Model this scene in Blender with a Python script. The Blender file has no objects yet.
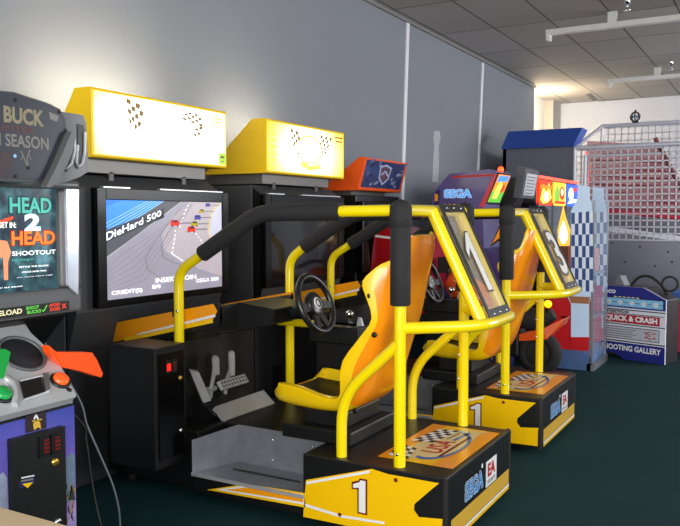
import bpy, bmesh, math, random
from mathutils import Vector, Matrix
random.seed(7)
PI = math.pi
sc = bpy.context.scene
COL = sc.collection

# ------------------------------------------------------------------ camera model
FPX, CX, CY, EYE = 785.0, 340.0, 263.0, 1.5
YAW, PITCH = math.radians(29.5), math.atan(46 / 785)
def ray(px, py):
    a = (px - CX) / FPX; b = (CY - py) / FPX
    cp, sp = math.cos(PITCH), math.sin(PITCH); s, c = math.sin(YAW), math.cos(YAW)
    return (-s*cp + a*c - b*s*sp, c*cp + a*s + b*c*sp, -sp + b*cp)
def P(px, py, x=None, y=None, z=None):
    """point of the room seen at a photo position, on the plane x=, y= or z="""
    d = ray(px, py)
    t = x/d[0] if x is not None else y/d[1] if y is not None else (z-EYE)/d[2]
    return Vector((d[0]*t, d[1]*t, EYE + d[2]*t))

# ------------------------------------------------------------------ materials
def lin(c):
    c /= 255.0
    return c/12.92 if c <= .04045 else ((c+.055)/1.055)**2.4
MATS = {}
def mat(name, rgb, rough=.5, metal=0, noise=.08, scale=9, coat=0, emit=0, alpha=1, bump=0, trans=0, spec=.5, bscale=None):
    if name in MATS: return MATS[name]
    m = bpy.data.materials.new(name); m.use_nodes = True
    nt = m.node_tree; N = nt.nodes; L = nt.links
    b = N['Principled BSDF']
    col = [lin(c) for c in rgb]
    tc = N.new('ShaderNodeTexCoord'); nz = N.new('ShaderNodeTexNoise')
    nz.inputs['Scale'].default_value = scale; nz.inputs['Detail'].default_value = 4
    L.new(tc.outputs['Object'], nz.inputs['Vector'])
    mx = N.new('ShaderNodeMix'); mx.data_type = 'RGBA'
    mx.inputs[6].default_value = [c*(1-noise) for c in col] + [1]
    mx.inputs[7].default_value = [min(1, c*(1+noise)) for c in col] + [1]
    L.new(nz.outputs['Fac'], mx.inputs[0]); L.new(mx.outputs[2], b.inputs['Base Color'])
    b.inputs['Roughness'].default_value = rough; b.inputs['Metallic'].default_value = metal
    b.inputs['Coat Weight'].default_value = coat; b.inputs['Coat Roughness'].default_value = .08
    b.inputs['Alpha'].default_value = alpha
    b.inputs['Transmission Weight'].default_value = trans
    b.inputs['Specular IOR Level'].default_value = spec
    if emit:
        L.new(mx.outputs[2], b.inputs['Emission Color']); b.inputs['Emission Strength'].default_value = emit
    if bump:
        n2 = N.new('ShaderNodeTexNoise'); n2.inputs['Scale'].default_value = bscale or 120; n2.inputs['Detail'].default_value = 3
        L.new(tc.outputs['Object'], n2.inputs['Vector'])
        bp = N.new('ShaderNodeBump'); bp.inputs['Strength'].default_value = bump; bp.inputs['Distance'].default_value = .004
        L.new(n2.outputs['Fac'], bp.inputs['Height']); L.new(bp.outputs['Normal'], b.inputs['Normal'])
    MATS[name] = m
    return m
def lit_panel(name, core, mid, edge, s_core, s_edge, cx, cy, rx, ry):
    """back-lit translucent panel: brightest over the lamp inside (cx, cy in object y/z), yellower away from it"""
    m = bpy.data.materials.new(name); m.use_nodes = True
    nt = m.node_tree; N = nt.nodes; L = nt.links; b = N['Principled BSDF']
    tc = N.new('ShaderNodeTexCoord'); mp = N.new('ShaderNodeMapping'); mp.vector_type = 'POINT'
    mp.inputs['Location'].default_value = (0, -cx/rx, -cy/ry); mp.inputs['Scale'].default_value = (0, 1/rx, 1/ry)
    L.new(tc.outputs['Object'], mp.inputs['Vector'])
    gr = N.new('ShaderNodeTexGradient'); gr.gradient_type = 'SPHERICAL'; L.new(mp.outputs['Vector'], gr.inputs['Vector'])
    cr = N.new('ShaderNodeValToRGB'); e = cr.color_ramp.elements
    e[0].position = 0; e[0].color = [lin(c) for c in edge]+[1]; e[1].position = .75; e[1].color = [lin(c) for c in core]+[1]
    q = e.new(.32); q.color = [lin(c) for c in mid]+[1]
    L.new(gr.outputs['Fac'], cr.inputs['Fac'])
    mr = N.new('ShaderNodeMapRange'); mr.inputs['To Min'].default_value = s_edge; mr.inputs['To Max'].default_value = s_core; mr.inputs['From Max'].default_value = .7
    L.new(gr.outputs['Fac'], mr.inputs['Value'])
    L.new(cr.outputs['Color'], b.inputs['Base Color']); L.new(cr.outputs['Color'], b.inputs['Emission Color'])
    L.new(mr.outputs['Result'], b.inputs['Emission Strength']); b.inputs['Roughness'].default_value = .25
    return m

BLK = mat('black_laminate', (15, 15, 16), .4, noise=.25, bump=.15)
BLKG = mat('black_gloss', (9, 9, 10), .22, noise=.2, spec=.2)
BLKF = mat('black_foam', (34, 33, 34), .8, noise=.2, scale=40, bump=.4)
DGR = mat('dark_grey_board', (62, 63, 66), .55, noise=.12, bump=.1)
GRM = mat('grey_metal_rail', (112, 110, 106), .4, .4)
YEL = mat('yellow_paint', (255, 226, 4), .2, noise=.02, coat=.8)
YELM = mat('yellow_marquee_shell', (250, 205, 6), .4, noise=.05)
ORS = mat('orange_plastic', (255, 150, 14), .22, noise=.06, coat=.5)
YEP = mat('yellow_plastic', (255, 208, 10), .25, noise=.06, coat=.4)
ALU = mat('brushed_aluminium', (196, 197, 200), .3, .45, noise=.15, scale=30)
STL = mat('step_steel', (146, 149, 157), .28, .45, noise=.25, scale=14)
CHR = mat('chrome', (225, 225, 228), .12, 1)
DKM = mat('dark_metal', (70, 68, 66), .38, .7, noise=.2)
dY = mat('decal_yellow', (255, 200, 2), .3, noise=.03, coat=.3)
dO = mat('decal_orange', (255, 162, 12), .3, noise=.05, coat=.3)
dW = mat('decal_white', (240, 240, 240), .35, noise=.03)
dR = mat('decal_dark_red', (120, 22, 20), .4)
dK = mat('decal_black', (16, 15, 15), .35)
dB = mat('decal_blue', (50, 110, 190), .35)
dLB = mat('decal_light_blue', (140, 195, 235), .35)
dG = mat('decal_gold', (214, 170, 60), .35, noise=.08)
dGR = mat('decal_grey', (120, 118, 112), .4)
RED = mat('red_print', (190, 28, 30), .4)

# ------------------------------------------------------------------ mesh builder
class MB:
    def __init__(s): s.v = []; s.f = []; s.fm = []; s.fs = []; s.mats = []
    def mi(s, m):
        if m not in s.mats: s.mats.append(m)
        return s.mats.index(m)
    def add(s, vs, fs, m, smooth=False):
        o = len(s.v); s.v += [Vector(v) for v in vs]; k = s.mi(m)
        for f in fs: s.f.append([o+i for i in f]); s.fm.append(k); s.fs.append(smooth)
    def box(s, a, b, m):
        x0, x1 = sorted((a[0], b[0])); y0, y1 = sorted((a[1], b[1])); z0, z1 = sorted((a[2], b[2]))
        s.add([(x0,y0,z0),(x1,y0,z0),(x1,y1,z0),(x0,y1,z0),(x0,y0,z1),(x1,y0,z1),(x1,y1,z1),(x0,y1,z1)],
              [(3,2,1,0),(4,5,6,7),(0,1,5,4),(1,2,6,5),(2,3,7,6),(3,0,4,7)], m)
    def prism(s, pts, d, m, m2=None):
        """polygon pts (3D, planar) extruded by vector d"""
        n = len(pts); pts = [Vector(p) for p in pts]; d = Vector(d)
        nor = Vector((0,0,0))
        for i in range(n): nor += pts[i].cross(pts[(i+1) % n])
        if nor.dot(d) > 0: pts = pts[::-1]
        s.add(pts+[p+d for p in pts], [tuple(range(n)), tuple(range(2*n-1, n-1, -1))], m)
        s.add(pts+[p+d for p in pts], [(i, n+i, n+(i+1) % n, (i+1) % n) for i in range(n)], m2 or m)
    def poly(s, pts, m): s.add(pts, [tuple(range(len(pts)))], m)
    def tube(s, pts, r, m, seg=14, bend=0, cap=True):
        pts = [Vector(p) for p in pts]
        if bend:
            q = [pts[0]]
            for i in range(1, len(pts)-1):
                a, b, c = pts[i-1], pts[i], pts[i+1]
                k = min(bend, (a-b).length*.48, (c-b).length*.48)
                p0 = b+(a-b).normalized()*k; p2 = b+(c-b).normalized()*k
                for j in range(9):
                    t = j/8; q.append(p0*(1-t)**2+b*2*t*(1-t)+p2*t*t)
            q.append(pts[-1]); pts = q
        n = len(pts); rs = r if isinstance(r, (list, tuple)) else [r]*n
        T = [(pts[min(i+1, n-1)]-pts[max(i-1, 0)]).normalized() for i in range(n)]
        up = Vector((0,0,1)) if abs(T[0].z) < .9 else Vector((1,0,0))
        u = T[0].cross(up).normalized(); vs = []
        for i in range(n):
            u = (u - T[i]*u.dot(T[i])).normalized(); w = T[i].cross(u)
            for j in range(seg):
                a = 2*PI*j/seg; vs.append(pts[i]+(u*math.cos(a)+w*math.sin(a))*rs[i])
        fs = [(i*seg+j, i*seg+(j+1) % seg, (i+1)*seg+(j+1) % seg, (i+1)*seg+j) for i in range(n-1) for j in range(seg)]
        s.add(vs, fs, m, True)
        if cap:
            s.add(vs[:seg], [tuple(range(seg-1, -1, -1))], m); s.add(vs[-seg:], [tuple(range(seg))], m)
    def lathe(s, c, axis, prof, m, seg=20):
        """prof: list of (distance along axis, radius)"""
        c = Vector(c); ax = Vector(axis).normalized()
        s.tube([c+ax*(d+1e-5*i) for i, (d, r) in enumerate(prof)], [max(r, .0004) for d, r in prof], m, seg)
    def ball(s, c, r, m, seg=14):
        n = 8
        s.tube([Vector(c)+Vector((0,0,-math.cos(PI*i/n)*r)) for i in range(n+1)], [max(.0005, r*math.sin(PI*i/n)) for i in range(n+1)], m, seg)
    def torus(s, c, axis, R, r, m, seg=36, rs=10, arc=(0, 2*PI)):
        c = Vector(c); ax = Vector(axis).normalized()
        u = ax.orthogonal().normalized(); w = ax.cross(u); vs = []
        for i in range(seg):
            a = 2*PI*i/seg; d = u*math.cos(a)+w*math.sin(a)
            for j in range(rs):
                b = 2*PI*j/rs; vs.append(c+d*(R+r*math.cos(b))+ax*r*math.sin(b))
        s.add(vs, [(i*rs+j, ((i+1) % seg)*rs+j, ((i+1) % seg)*rs+(j+1) % rs, i*rs+(j+1) % rs) for i in range(seg) for j in range(rs)], m, True)

class FR:
    """flat artwork on a real surface: a, b are metres (or units) along u and v"""
    def __init__(s, mb, o, u, v, lift=.0015):
        s.mb = mb; s.o = Vector(o); s.u = Vector(u); s.v = Vector(v); s.n = s.u.cross(s.v).normalized(); s.k = lift; s.l = 0
    def p(s, a, b, l=None): return s.o+s.u*a+s.v*b+s.n*(s.k*(s.l if l is None else l))
    def up(s): s.l += 1; return s
    def poly(s, pts, m): s.mb.poly([s.p(a, b) for a, b in pts], m)
    def rect(s, a0, b0, a1, b1, m): s.poly([(a0,b0),(a1,b0),(a1,b1),(a0,b1)], m)
    def disc(s, a, b, ra, m, rb=None, n=24, t0=0, t1=2*PI):
        rb = rb or ra
        s.poly([(a+ra*math.cos(t0+(t1-t0)*i/n), b+rb*math.sin(t0+(t1-t0)*i/n)) for i in range(n if t1-t0 > 6.2 else n+1)], m)
    def ring(s, a, b, r0, r1, m, q=1, n=32, t0=0, t1=2*PI):
        for i in range(n):
            x = t0+(t1-t0)*i/n; y = t0+(t1-t0)*(i+1)/n
            s.poly([(a+r0*math.cos(x), b+q*r0*math.sin(x)), (a+r1*math.cos(x), b+q*r1*math.sin(x)), (a+r1*math.cos(y), b+q*r1*math.sin(y)), (a+r0*math.cos(y), b+q*r0*math.sin(y))], m)
    def line(s, pts, w, m, w1=None):
        for i in range(len(pts)-1):
            (a, b), (c, d) = pts[i], pts[i+1]
            L = math.hypot(c-a, d-b) or 1e-6; nx, ny = -(d-b)/L*w/2, (c-a)/L*w/2
            s.poly([(a-nx,b-ny),(c-nx,d-ny),(c+nx,d+ny),(a+nx,b+ny)], m)
    def checker(s, quad, na, nb, m1, m2):
        A, B, C, D = [Vector((q[0], q[1])) for q in quad]
        def f(i, j):
            t, w = i/na, j/nb; q = (A*(1-t)+B*t)*(1-w)+(D*(1-t)+C*t)*w; return (q.x, q.y)
        for i in range(na):
            for j in range(nb):
                m = m1 if (i+j) % 2 == 0 else m2
                if m: s.poly([f(i,j), f(i+1,j), f(i+1,j+1), f(i,j+1)], m)
    def text(s, t, a0, b0, a1, b1, m, bold=.0, shear=0, warp=None):
        vs, fs = glyphs(t, bold)
        X0, X1 = min(v[0] for v in vs), max(v[0] for v in vs); Y0, Y1 = min(v[1] for v in vs), max(v[1] for v in vs)
        pts = []
        for x, y in vs:
            ta = (x-X0)/(X1-X0); tb = (y-Y0)/(Y1-Y0)
            if warp: a, b = warp(ta, tb)
            else: a = a0+(a1-a0)*ta+shear*tb; b = b0+(b1-b0)*tb
            pts.append(s.p(a, b))
        s.mb.add(pts, fs, m)
GC = {}
def glyphs(t, bold):
    if (t, bold) in GC: return GC[(t, bold)]
    cu = bpy.data.curves.new('lettering', 'FONT'); cu.body = t; cu.resolution_u = 3; cu.offset = bold; cu.fill_mode = 'FRONT'
    ob = bpy.data.objects.new('lettering', cu); COL.objects.link(ob)
    dg = bpy.context.evaluated_depsgraph_get(); me = ob.evaluated_get(dg).to_mesh()
    r = ([(v.co.x, v.co.y) for v in me.vertices], [tuple(p.vertices) for p in me.polygons])
    ob.evaluated_get(dg).to_mesh_clear(); bpy.data.objects.remove(ob); bpy.data.curves.remove(cu)
    GC[(t, bold)] = r
    return r

# ------------------------------------------------------------------ objects
def wloc(o):
    p = Vector((0,0,0))
    while o: p = p+o.location; o = o.parent
    return p
def obj(name, mb, parent=None, bev=0, local=False, loc=None, label=None, seg=2, auto=40):
    me = bpy.data.meshes.new(name)
    off = Vector((0,0,0)) if local else wloc(parent) if parent else Vector(loc or (0,0,0))
    me.from_pydata([v-off for v in mb.v], [], mb.f)
    for m in mb.mats: me.materials.append(m)
    for p, k, sm in zip(me.polygons, mb.fm, mb.fs): p.material_index = k; p.use_smooth = sm
    me.update()
    o = bpy.data.objects.new(name, me); COL.objects.link(o)
    if parent: o.parent = parent
    elif not local: o.location = off
    if bev:
        b = o.modifiers.new('bevel', 'BEVEL'); b.width = bev; b.segments = seg; b.limit_method = 'ANGLE'; b.angle_limit = math.radians(auto)
    if label: o['label'] = label
    return o
def tag(o, label, cat, group=None, kind=None):
    o['label'] = label; o['category'] = cat
    if group: o['group'] = group
    if kind: o['kind'] = kind
    return o
def thing(name, loc, label, cat, group=None, rotz=0):
    o = bpy.data.objects.new(name, None); COL.objects.link(o); o.location = loc; o.rotation_euler = (0, 0, rotz); o.empty_display_size = .1
    return tag(o, label, cat, group)
def struct(name, mb, bev=0):
    o = obj(name, mb, bev=bev); o['kind'] = 'structure'; return o
def copy_part(o, parent):
    c = o.copy(); COL.objects.link(c); c.parent = parent
    for ch in list(o.children): copy_part(ch, c)
    return c
WORLD, WIN, WIN2, FAR_FILL, EXPO = .3, 440, 150, 360, 0.35
# ================================================================== THE ROOM
WX, CZ, YB = -4.0, 3.85, 16.6
def wall_mat(name, rgb, bump=.25):
    return mat(name, rgb, .85, noise=.06, scale=1.3, bump=bump, bscale=60)
mw = wall_mat('grey_painted_wall', (132, 136, 145)); mwb = wall_mat('white_painted_wall', (205, 210, 222)); mwr = wall_mat('plaster_reveal', (225, 222, 215))
m = MB(); m.box((WX-.3, -4, 0), (WX, 14.2, CZ), mw); struct('wall_left', m)
m = MB(); m.box((-5, YB, 0), (6, YB+.2, CZ), mwb); struct('wall_back', m)
m = MB(); m.box((WX-.6, 14.2, 0), (WX-.3, YB, CZ), mwr); struct('wall_recess', m)
m = MB(); m.box((WX-.3, 16.0, 0), (WX-.12, YB, CZ), wall_mat('grey_column', (170, 165, 160))); struct('trim_column', m)
# floor: dark green-blue carpet
fm = mat('dark_teal_carpet', (17, 54, 56), .92, noise=.3, scale=2.2, bump=.8, bscale=260, spec=.2)
m = MB(); m.box((WX-1, -4, -.1), (6, YB+.2, 0), fm); struct('floor', m)
# ceiling: suspended tiles, .7 x 1.4 m
cm = bpy.data.materials.new('suspended_ceiling_tiles'); cm.use_nodes = True
N = cm.node_tree.nodes; L = cm.node_tree.links; b = N['Principled BSDF']
tc = N.new('ShaderNodeTexCoord'); mp = N.new('ShaderNodeMapping'); mp.inputs['Location'].default_value = (-3.22+.7*20+.0, -8.18+1.4*20, 0)
mp.inputs['Location'].default_value = (3.22+14.0, -8.18+28.0, 0)
L.new(tc.outputs['Object'], mp.inputs['Vector'])
br = N.new('ShaderNodeTexBrick'); br.offset = 0; br.inputs['Scale'].default_value = 1
br.inputs['Brick Width'].default_value = .7; br.inputs['Row Height'].default_value = 1.4; br.inputs['Mortar Size'].default_value = .011
br.inputs['Color1'].default_value = [lin(c) for c in (162, 159, 155)]+[1]; br.inputs['Color2'].default_value = [lin(c) for c in (176, 173, 169)]+[1]
br.inputs['Mortar'].default_value = [lin(c) for c in (92, 89, 86)]+[1]
L.new(mp.outputs['Vector'], br.inputs['Vector'])
nz = N.new('ShaderNodeTexNoise'); nz.inputs['Scale'].default_value = 90; L.new(tc.outputs['Object'], nz.inputs['Vector'])
bp = N.new('ShaderNodeBump'); bp.inputs['Strength'].default_value = .25; bp.inputs['Distance'].default_value = .004; L.new(nz.outputs['Fac'], bp.inputs['Height'])
L.new(bp.outputs['Normal'], b.inputs['Normal']); L.new(br.outputs['Color'], b.inputs['Base Color']); b.inputs['Roughness'].default_value = .9
m = MB(); m.box((WX-1, -4, CZ), (6, YB+.2, CZ+.1), cm); struct('ceiling', m)
# wall angle below the ceiling, two pale cover strips on wall seams, filler patch
pale = mat('pale_cover_strip', (236, 238, 244), .5)
m = MB(); m.box((WX, -4, CZ-.035), (WX+.03, 14.2, CZ), mat('grey_wall_angle', (128, 127, 126), .6)); struct('trim_1', m)
for i, (a, b_) in enumerate((((407.5, 22), (402.5, 178)), ((482.5, 63), (477, 190)))):
    A = P(*a, x=WX); B = P(*b_, x=WX); k = (B.y-A.y)/(B.z-A.z); y0 = A.y+(0-A.z)*k
    m = MB(); m.prism([(WX, A.y-.034, A.z), (WX, A.y+.034, A.z), (WX, y0+.034, .02), (WX, y0-.034, .02)], (.015, 0, 0), pale)
    struct('trim_%d' % (i+2), m)
pp = [(434, 131), (439.5, 131), (440.5, 139), (438.5, 146), (439, 160), (438, 182), (432, 182), (433, 160), (434, 146), (433, 138)]
m = MB(); m.prism([P(*q, x=WX+.001) for q in pp], (.003, 0, 0), mat('filler_patch', (178, 180, 187), .9, noise=.15, scale=20)); struct('trim_4', m)
m = MB()
m.box((WX, 5.0, 0), (WX+.02, 14.2, .1), BLK); struct('baseboard_left', m)
# dark gap where a ceiling tile has dropped, by the back wall
m = MB(); m.prism([P(*q, z=CZ) for q in ((586, 94), (591, 93.5), (598, 100), (593, 100.5))], (0, 0, -.006), dK); struct('trim_5', m)
m = MB(); m.prism([P(*q, z=CZ) for q in ((599, 100.2), (634, 98), (634, 99.5), (599, 101.6))], (0, 0, -.006), dK); struct('trim_6', m)

# ------------------------------------------------------------------ strip lights and sprinklers
wht = mat('white_enamel', (222, 222, 218), .35)
zf = 3.72
for k, (a, lab) in enumerate((((547, 31), 'long white strip light on the ceiling, nearer of the two'), ((608, 80), 'long white strip light on the ceiling, farther one by the back wall'))):
    A = P(*a, z=zf)
    t = thing('strip_light', (A.x, A.y, zf), lab, 'ceiling light', 'white ceiling strip lights')
    m = MB(); m.prism([(A.x, A.y-.075, zf+.0), (A.x, A.y-.045, zf-.055), (A.x, A.y+.045, zf-.055), (A.x, A.y+.075, zf)], (2.44, 0, 0), wht); obj('channel', m, t, .004)
    for x in (A.x+.02, A.x+2.4):
        m = MB(); m.box((x-.02, A.y-.05, zf-.12), (x+.025, A.y+.05, zf), wht); m.lathe((x+.02, A.y, zf-.09), (1, 0, 0), [(0, .016), (.02, .016), (.021, 0)], wht, 10); obj('lamp_holder', m, t, .004)
    for x in (A.x+.75, A.x+1.9):
        m = MB(); m.box((x-.05, A.y-.03, zf+.0), (x+.05, A.y+.03, CZ), wht); obj('hanger', m, t, .004)
for k, (a, lab) in enumerate((((627, 5), 'silver sprinkler head at the top edge, above the nearer strip light'), ((671, 66), 'silver sprinkler head above the farther strip light'))):
    A = P(*a, z=CZ-.06)
    m = MB(); m.lathe((A.x, A.y, CZ-.1), (0, 0, 1), [(-.02, .04), (-.012, .045), (-.01, .012), (.04, .014), (.045, .03), (.1, .035)], CHR, 12)
    tag(obj('sprinkler', m, loc=(A.x, A.y, CZ)), lab, 'sprinkler', 'ceiling sprinklers')

# ================================================================== RACING CABINETS
X0, YC = -1.25, 3.61            # rear face and centre line of the nearer one
YN, YF = 3.155, 4.065           # its near and far sides
ZT = .36
def racing(loc, label):
    return thing('racing_cabinet', loc, label, 'arcade racing game', 'yellow twin racing cabinets')
r1 = racing((X0, YC, 0), 'front yellow sit-down racing cabinet with lit car-race screen and number 1 rear window')
r2 = racing((-1.292, 5.30, 0), 'yellow sit-down racing cabinet behind the front one, dark screen, number 3 in its rear window')

# ---- platform
XS0, XS1 = -2.68, -1.985        # step-through opening on the near side
YR = P(233, 424, z=ZT).y        # back of the step well
m = MB()
m.box((XS1, YN, .04), (X0, YF, ZT), BLK)
m.box((-3.34, YN+.05, .05), (XS0, YF, ZT), BLK)
m.box((XS0, YR, .05), (XS1, YF, ZT), BLK)
m.box((XS0, YN+.01, .05), (XS1, YR, .142), BLK)
for x in (-3.2, -1.4):
    for y in (YN+.1, YF-.1): m.lathe((x, y, 0), (0, 0, 1), [(0, .02), (.01, .03), (.05, .03)], DKM, 12)
plat = obj('platform', m, r1, .006)
m = MB()
m.box((X0-.018, YN-.004, .035), (X0+.004, YN+.016, ZT+.003), DKM); m.box((X0-.018, YF-.016, .035), (X0+.004, YF+.004, ZT+.003), DKM)
m.box((X0-.014, YN, ZT-.012), (X0+.003, YF, ZT+.003), DKM)
obj('edge_trim', m, plat, .003)
for y in (YN+.012, YF-.012):
    m = MB(); m.lathe((X0-.008, y, ZT), (0, 0, 1), [(0, .013), (.004, .013), (.008, .005)], DKM, 10); obj('bolt', m, plat)
# ---- step well, sheet steel
m = MB()
zf0 = .155
m.prism([(XS0, YN-.006, zf0-.012), (XS1, YN-.006, zf0-.012), (XS1, YR, zf0-.012), (XS0+.1, YR, zf0-.012)], (0, 0, .014), STL)
m.prism([(XS0, YN, zf0), (XS0, YN, ZT-.03), (XS0+.1, YR-.004, ZT+.003), (XS0+.1, YR-.004, zf0)], (.004, .003, 0), STL)
m.box((XS0+.1, YR-.005, zf0), (XS1+.1*0, YR-.001, ZT+.003), STL)
m.box((XS0, YN-.009, zf0-.014), (XS1, YN-.005, zf0+.004), ALU)
m.box((XS1-.004, YN, zf0), (XS1+.001, YR, ZT), DKM)
sw = obj('step_well', m, r1)
m = MB()
for x in (-2.35, -2.1):
    for z in (.2, .31): m.lathe((x, YR-.006, z), (0, -1, 0), [(0, .007), (.003, .006), (.004, 0)], CHR, 8)
m.box((-2.52, YN+.14, zf0+.002), (-2.1, YN+.155, zf0+.006), DKM)
obj('rivet', m, sw)
# ---- side artwork
m = MB(); f = FR(m, (0, YN-.0005, 0), (1, 0, 0), (0, 0, 1))
def S(px, py): q = P(px, py, y=YN); return (q.x, q.z)
body = [S(306, 480), S(372, 468.8), (S(388, 470.5)[0], .335), (-1.285, .335), S(432, 489), S(414.5, 504), S(414, 510), S(419, 517), (S(443, 525)[0], .178), (-1.27, .155), (-1.27, .06), (-1.99, .05)]
f.poly(body, dY); f.up()
f.line([S(306.5, 483), S(370, 471.5)], .012, dW); f.line([S(305.5, 505), S(341, 516)], .014, dW); f.line([S(341, 516), (-1.55, .105)], .012, dW)
f.l = 0
def S(px, py): q = P(px, py, y=YN); return (q.x, q.z+.012)
tail = [S(207, 492), S(247, 486.2), S(305, 495.5), S(305.5, 510)]
f.poly([(max(a, XS0), min(b_, .083)) for a, b_ in tail] if False else tail, dY); f.up()
q = [S(216, 491.7), S(248, 487.5), S(304, 497), S(304.5, 507)]; f.poly(q, dW); f.up()
f.poly([S(226, 491.8), S(249, 489.5), S(303.5, 498.5), S(303.8, 504.5)], dO)
def S(px, py): q = P(px, py, y=YN); return (q.x, q.z)
f.l = 2
def one(f, a, b0, h, mo, mi):
    w = h*.52
    sh = [(-.3, 0), (.55, 0), (.55, .14), (.34, .14), (.34, 1), (.06, 1), (-.42, .86), (-.42, .72), (-.06, .76), (-.06, .14), (-.3, .14)]
    f.poly([(a+x*w*1.22, b0-h*.05+y*h*1.1) for x, y in sh], mo); f.up(); f.poly([(a+x*w, b0+y*h) for x, y in sh], mi)
def one2(f, a, b0, h, mo, mi):
    w = h*.5
    def blk(e, m_):
        f.poly([(a-.12*w-e, b0-e), (a+.34*w+e, b0-e), (a+.34*w+e, b0+h+e), (a-.02*w-e*.4, b0+h+e), (a-.12*w-e, b0+h*.9)], m_)
        f.poly([(a-.52*w-e, b0+.72*h-e), (a-.1*w, b0+.76*h-e), (a-.1*w, b0+.93*h+e), (a-.52*w-e, b0+.84*h+e)], m_)
    blk(h*.055, mo); f.up(); blk(0, mi)
A = S(361, 512); B = S(361, 480)
one2(f, A[0], A[1], B[1]-A[1], dR, dW)
f.l = 2
for q in (S(396, 480), S(340, 514.5)): f.disc(q[0], q[1], .010, dR, n=12)
obj('side_decal', m, r1)
# ---- top artwork
m = MB()
tq = [P(380, 456, z=ZT), P(452.8, 470.6, z=ZT), P(498, 434, z=ZT), P(433, 423.2, z=ZT)]
xa = (tq[0].x+tq[3].x)/2; xb = (tq[1].x+tq[2].x)/2; ya = (tq[0].y+tq[1].y)/2; yb = (tq[2].y+tq[3].y)/2
W_, H_ = yb-ya, xb-xa
f = FR(m, (xb, ya, ZT+.0015), (0, W_, 0), (-H_, 0, 0), .0008)       # a along the row, b towards the seat
f.rect(0, 0, 1, 1, dO); f.up(); f.poly([(0, .28), (1, .2), (1, .78), (0, .86)], dY); f.up()
f.poly([(.06, .62), (.18, .3), (.5, .18), (.9, .22), (.98, .12), (.93, .5), (.8, .66), (.4, .8)], mat('decal_cream', (226, 208, 150), .35)); f.up()
f.ring(.48, .48, .34, .39, dB, .8, t0=PI*.9, t1=PI*1.95); f.ring(.5, .5, .36, .40, dLB, .8, t0=-.2, t1=1.0)
f.text('USA', .26, .36, .6, .62, RED, .02); f.line([(.62, .42), (.88, .36)], .05, dB); f.line([(.64, .52), (.86, .47)], .03, dGR)
f.poly([(.2, .3), (.75, .26), (.77, .30), (.2, .34)], dR)
f.up(); f.checker([(.5, .62), (.9, .52), (.86, .8), (.46, .92)], 7, 4, dK, dW); f.checker([(.04, .62), (.3, .7), (.36, .98), (.06, .9)], 5, 4, dK, dW)
obj('top_decal', m, r1)
# ---- rear artwork: maker and sports badges over a gold stripe
m = MB(); f = FR(m, (X0+.0005, YN, 0), (0, 1, 0), (0, 0, 1)); Wd = YF-YN
def R(px, py): q = P(px, py, x=X0); return (q.y-YN, q.z)
s0 = R(446, 526); s1 = R(508.5, 468)
f.rect(.055, .075, Wd-.02, .155, dG); f.up(); f.rect(.055, .062, Wd-.02, .074, dW); f.rect(.055, .045, Wd-.02, .062, dY)
a0, b0 = R(464.8, 504.5); a1, b1 = R(483, 476); f.l = 0
def sega(f, a0, b0, a1, b1, out, inn, mid):
    h = (b1-b0)
    f.text('SEGA', a0-h*.03, b0-h*.03, a1+h*.03, b1+h*.03, out, .075); f.up(); f.text('SEGA', a0, b0, a1, b1, inn, .05); f.up(); f.text('SEGA', a0+h*.03, b0+h*.04, a1-h*.03, b1-h*.04, mid, -.004)
sega(f, R(464.8, 495)[0], .18, R(483, 480)[0], .272, dW, dB, dLB)
f.l = 0; e0_, e1_ = R(485.8, 480)[0], R(496.4, 470)[0]; ew = e1_-e0_; f.rect(e0_, .16, e1_, .29, dW); f.up(); f.text('EA', e0_+ew*.16, .207, e1_-ew*.16, .275, RED, .04); f.text('SPORTS', e0_+ew*.12, .171, e1_-ew*.12, .193, dGR, .01)
f.disc(e0_-.06, .29, .012, dW, n=10)
obj('rear_decal', m, r1)

# ---- roll cage
yn, yf = 3.215, 4.03
TR = .028
XA, XU = -2.80, -1.505
cage = MB()
cage.tube([(-2.81, yn, ZT), (-2.81, yn, 1.05), (-2.81, yn, 1.21), (-2.64, yn, 1.31), (-2.285, yn, 1.52), (XU, yn, 1.53)], .027, YEL, 16, .15)
cage.tube([(-2.635, yf, ZT), (-2.635, yf, 1.1), (-2.635, yf, 1.24), (-2.53, yf, 1.32), (-2.19, yf, 1.52), (XU, yf, 1.53)], .027, YEL, 16, .13)
for y in (yn, yf):
    cage.tube([(XU, y, ZT), (XU, y, 1.53)], TR, YEL, 18)
    cage.tube([(-1.81, y, ZT), (-1.81, y, .65), (XU, y, .93)], .026, YEL, 16, .16)
cage.tube([(XU, yn, 1.53), (XU, yf, 1.53)], TR, YEL, 16)
zE = .995
cage.tube([(XU, yn, zE), (-1.2, 3.48, zE), (-1.2, 3.98, zE), (XU, yf, zE)], TR, YEL, 18, .16)
for y in (3.55, 3.90): cage.tube([(XU+.01, y, 1.53), (-1.24, y, zE+.01)], .030, YEL, 16)
cage.tube([(-2.71, yf-.01, .855), (-2.38, yf-.01, .855)], .024, YEL, 12)
for y in (yn,):
    for x, z in ((XA, 1.0), (XU, .42)): cage.lathe((x, y-.026, z), (0, -1, 0), [(0, .008), (.004, .007), (.005, 0)], CHR, 8)
for z in (.62, .75, .88): cage.lathe((XU-.02, yf-.022, z), (0, -1, 0), [(0, .009), (.005, .008), (.006, 0)], CHR, 8)
cg = obj('roll_cage', cage, r1)
FRr = .043
m = MB(); m.tube([(-2.645, yn, 1.307), (-2.285, yn, 1.52), (-1.815, yn, 1.527)], FRr, BLKF, 16, .08); obj('foam_cover', m, cg, label='black foam sleeve')
m = MB(); m.tube([(-2.53, yf, 1.32), (-2.19, yf, 1.52), (-1.75, yf, 1.528)], FRr, BLKF, 16, .08); obj('foam_cover', m, cg, label='black foam sleeve')
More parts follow.
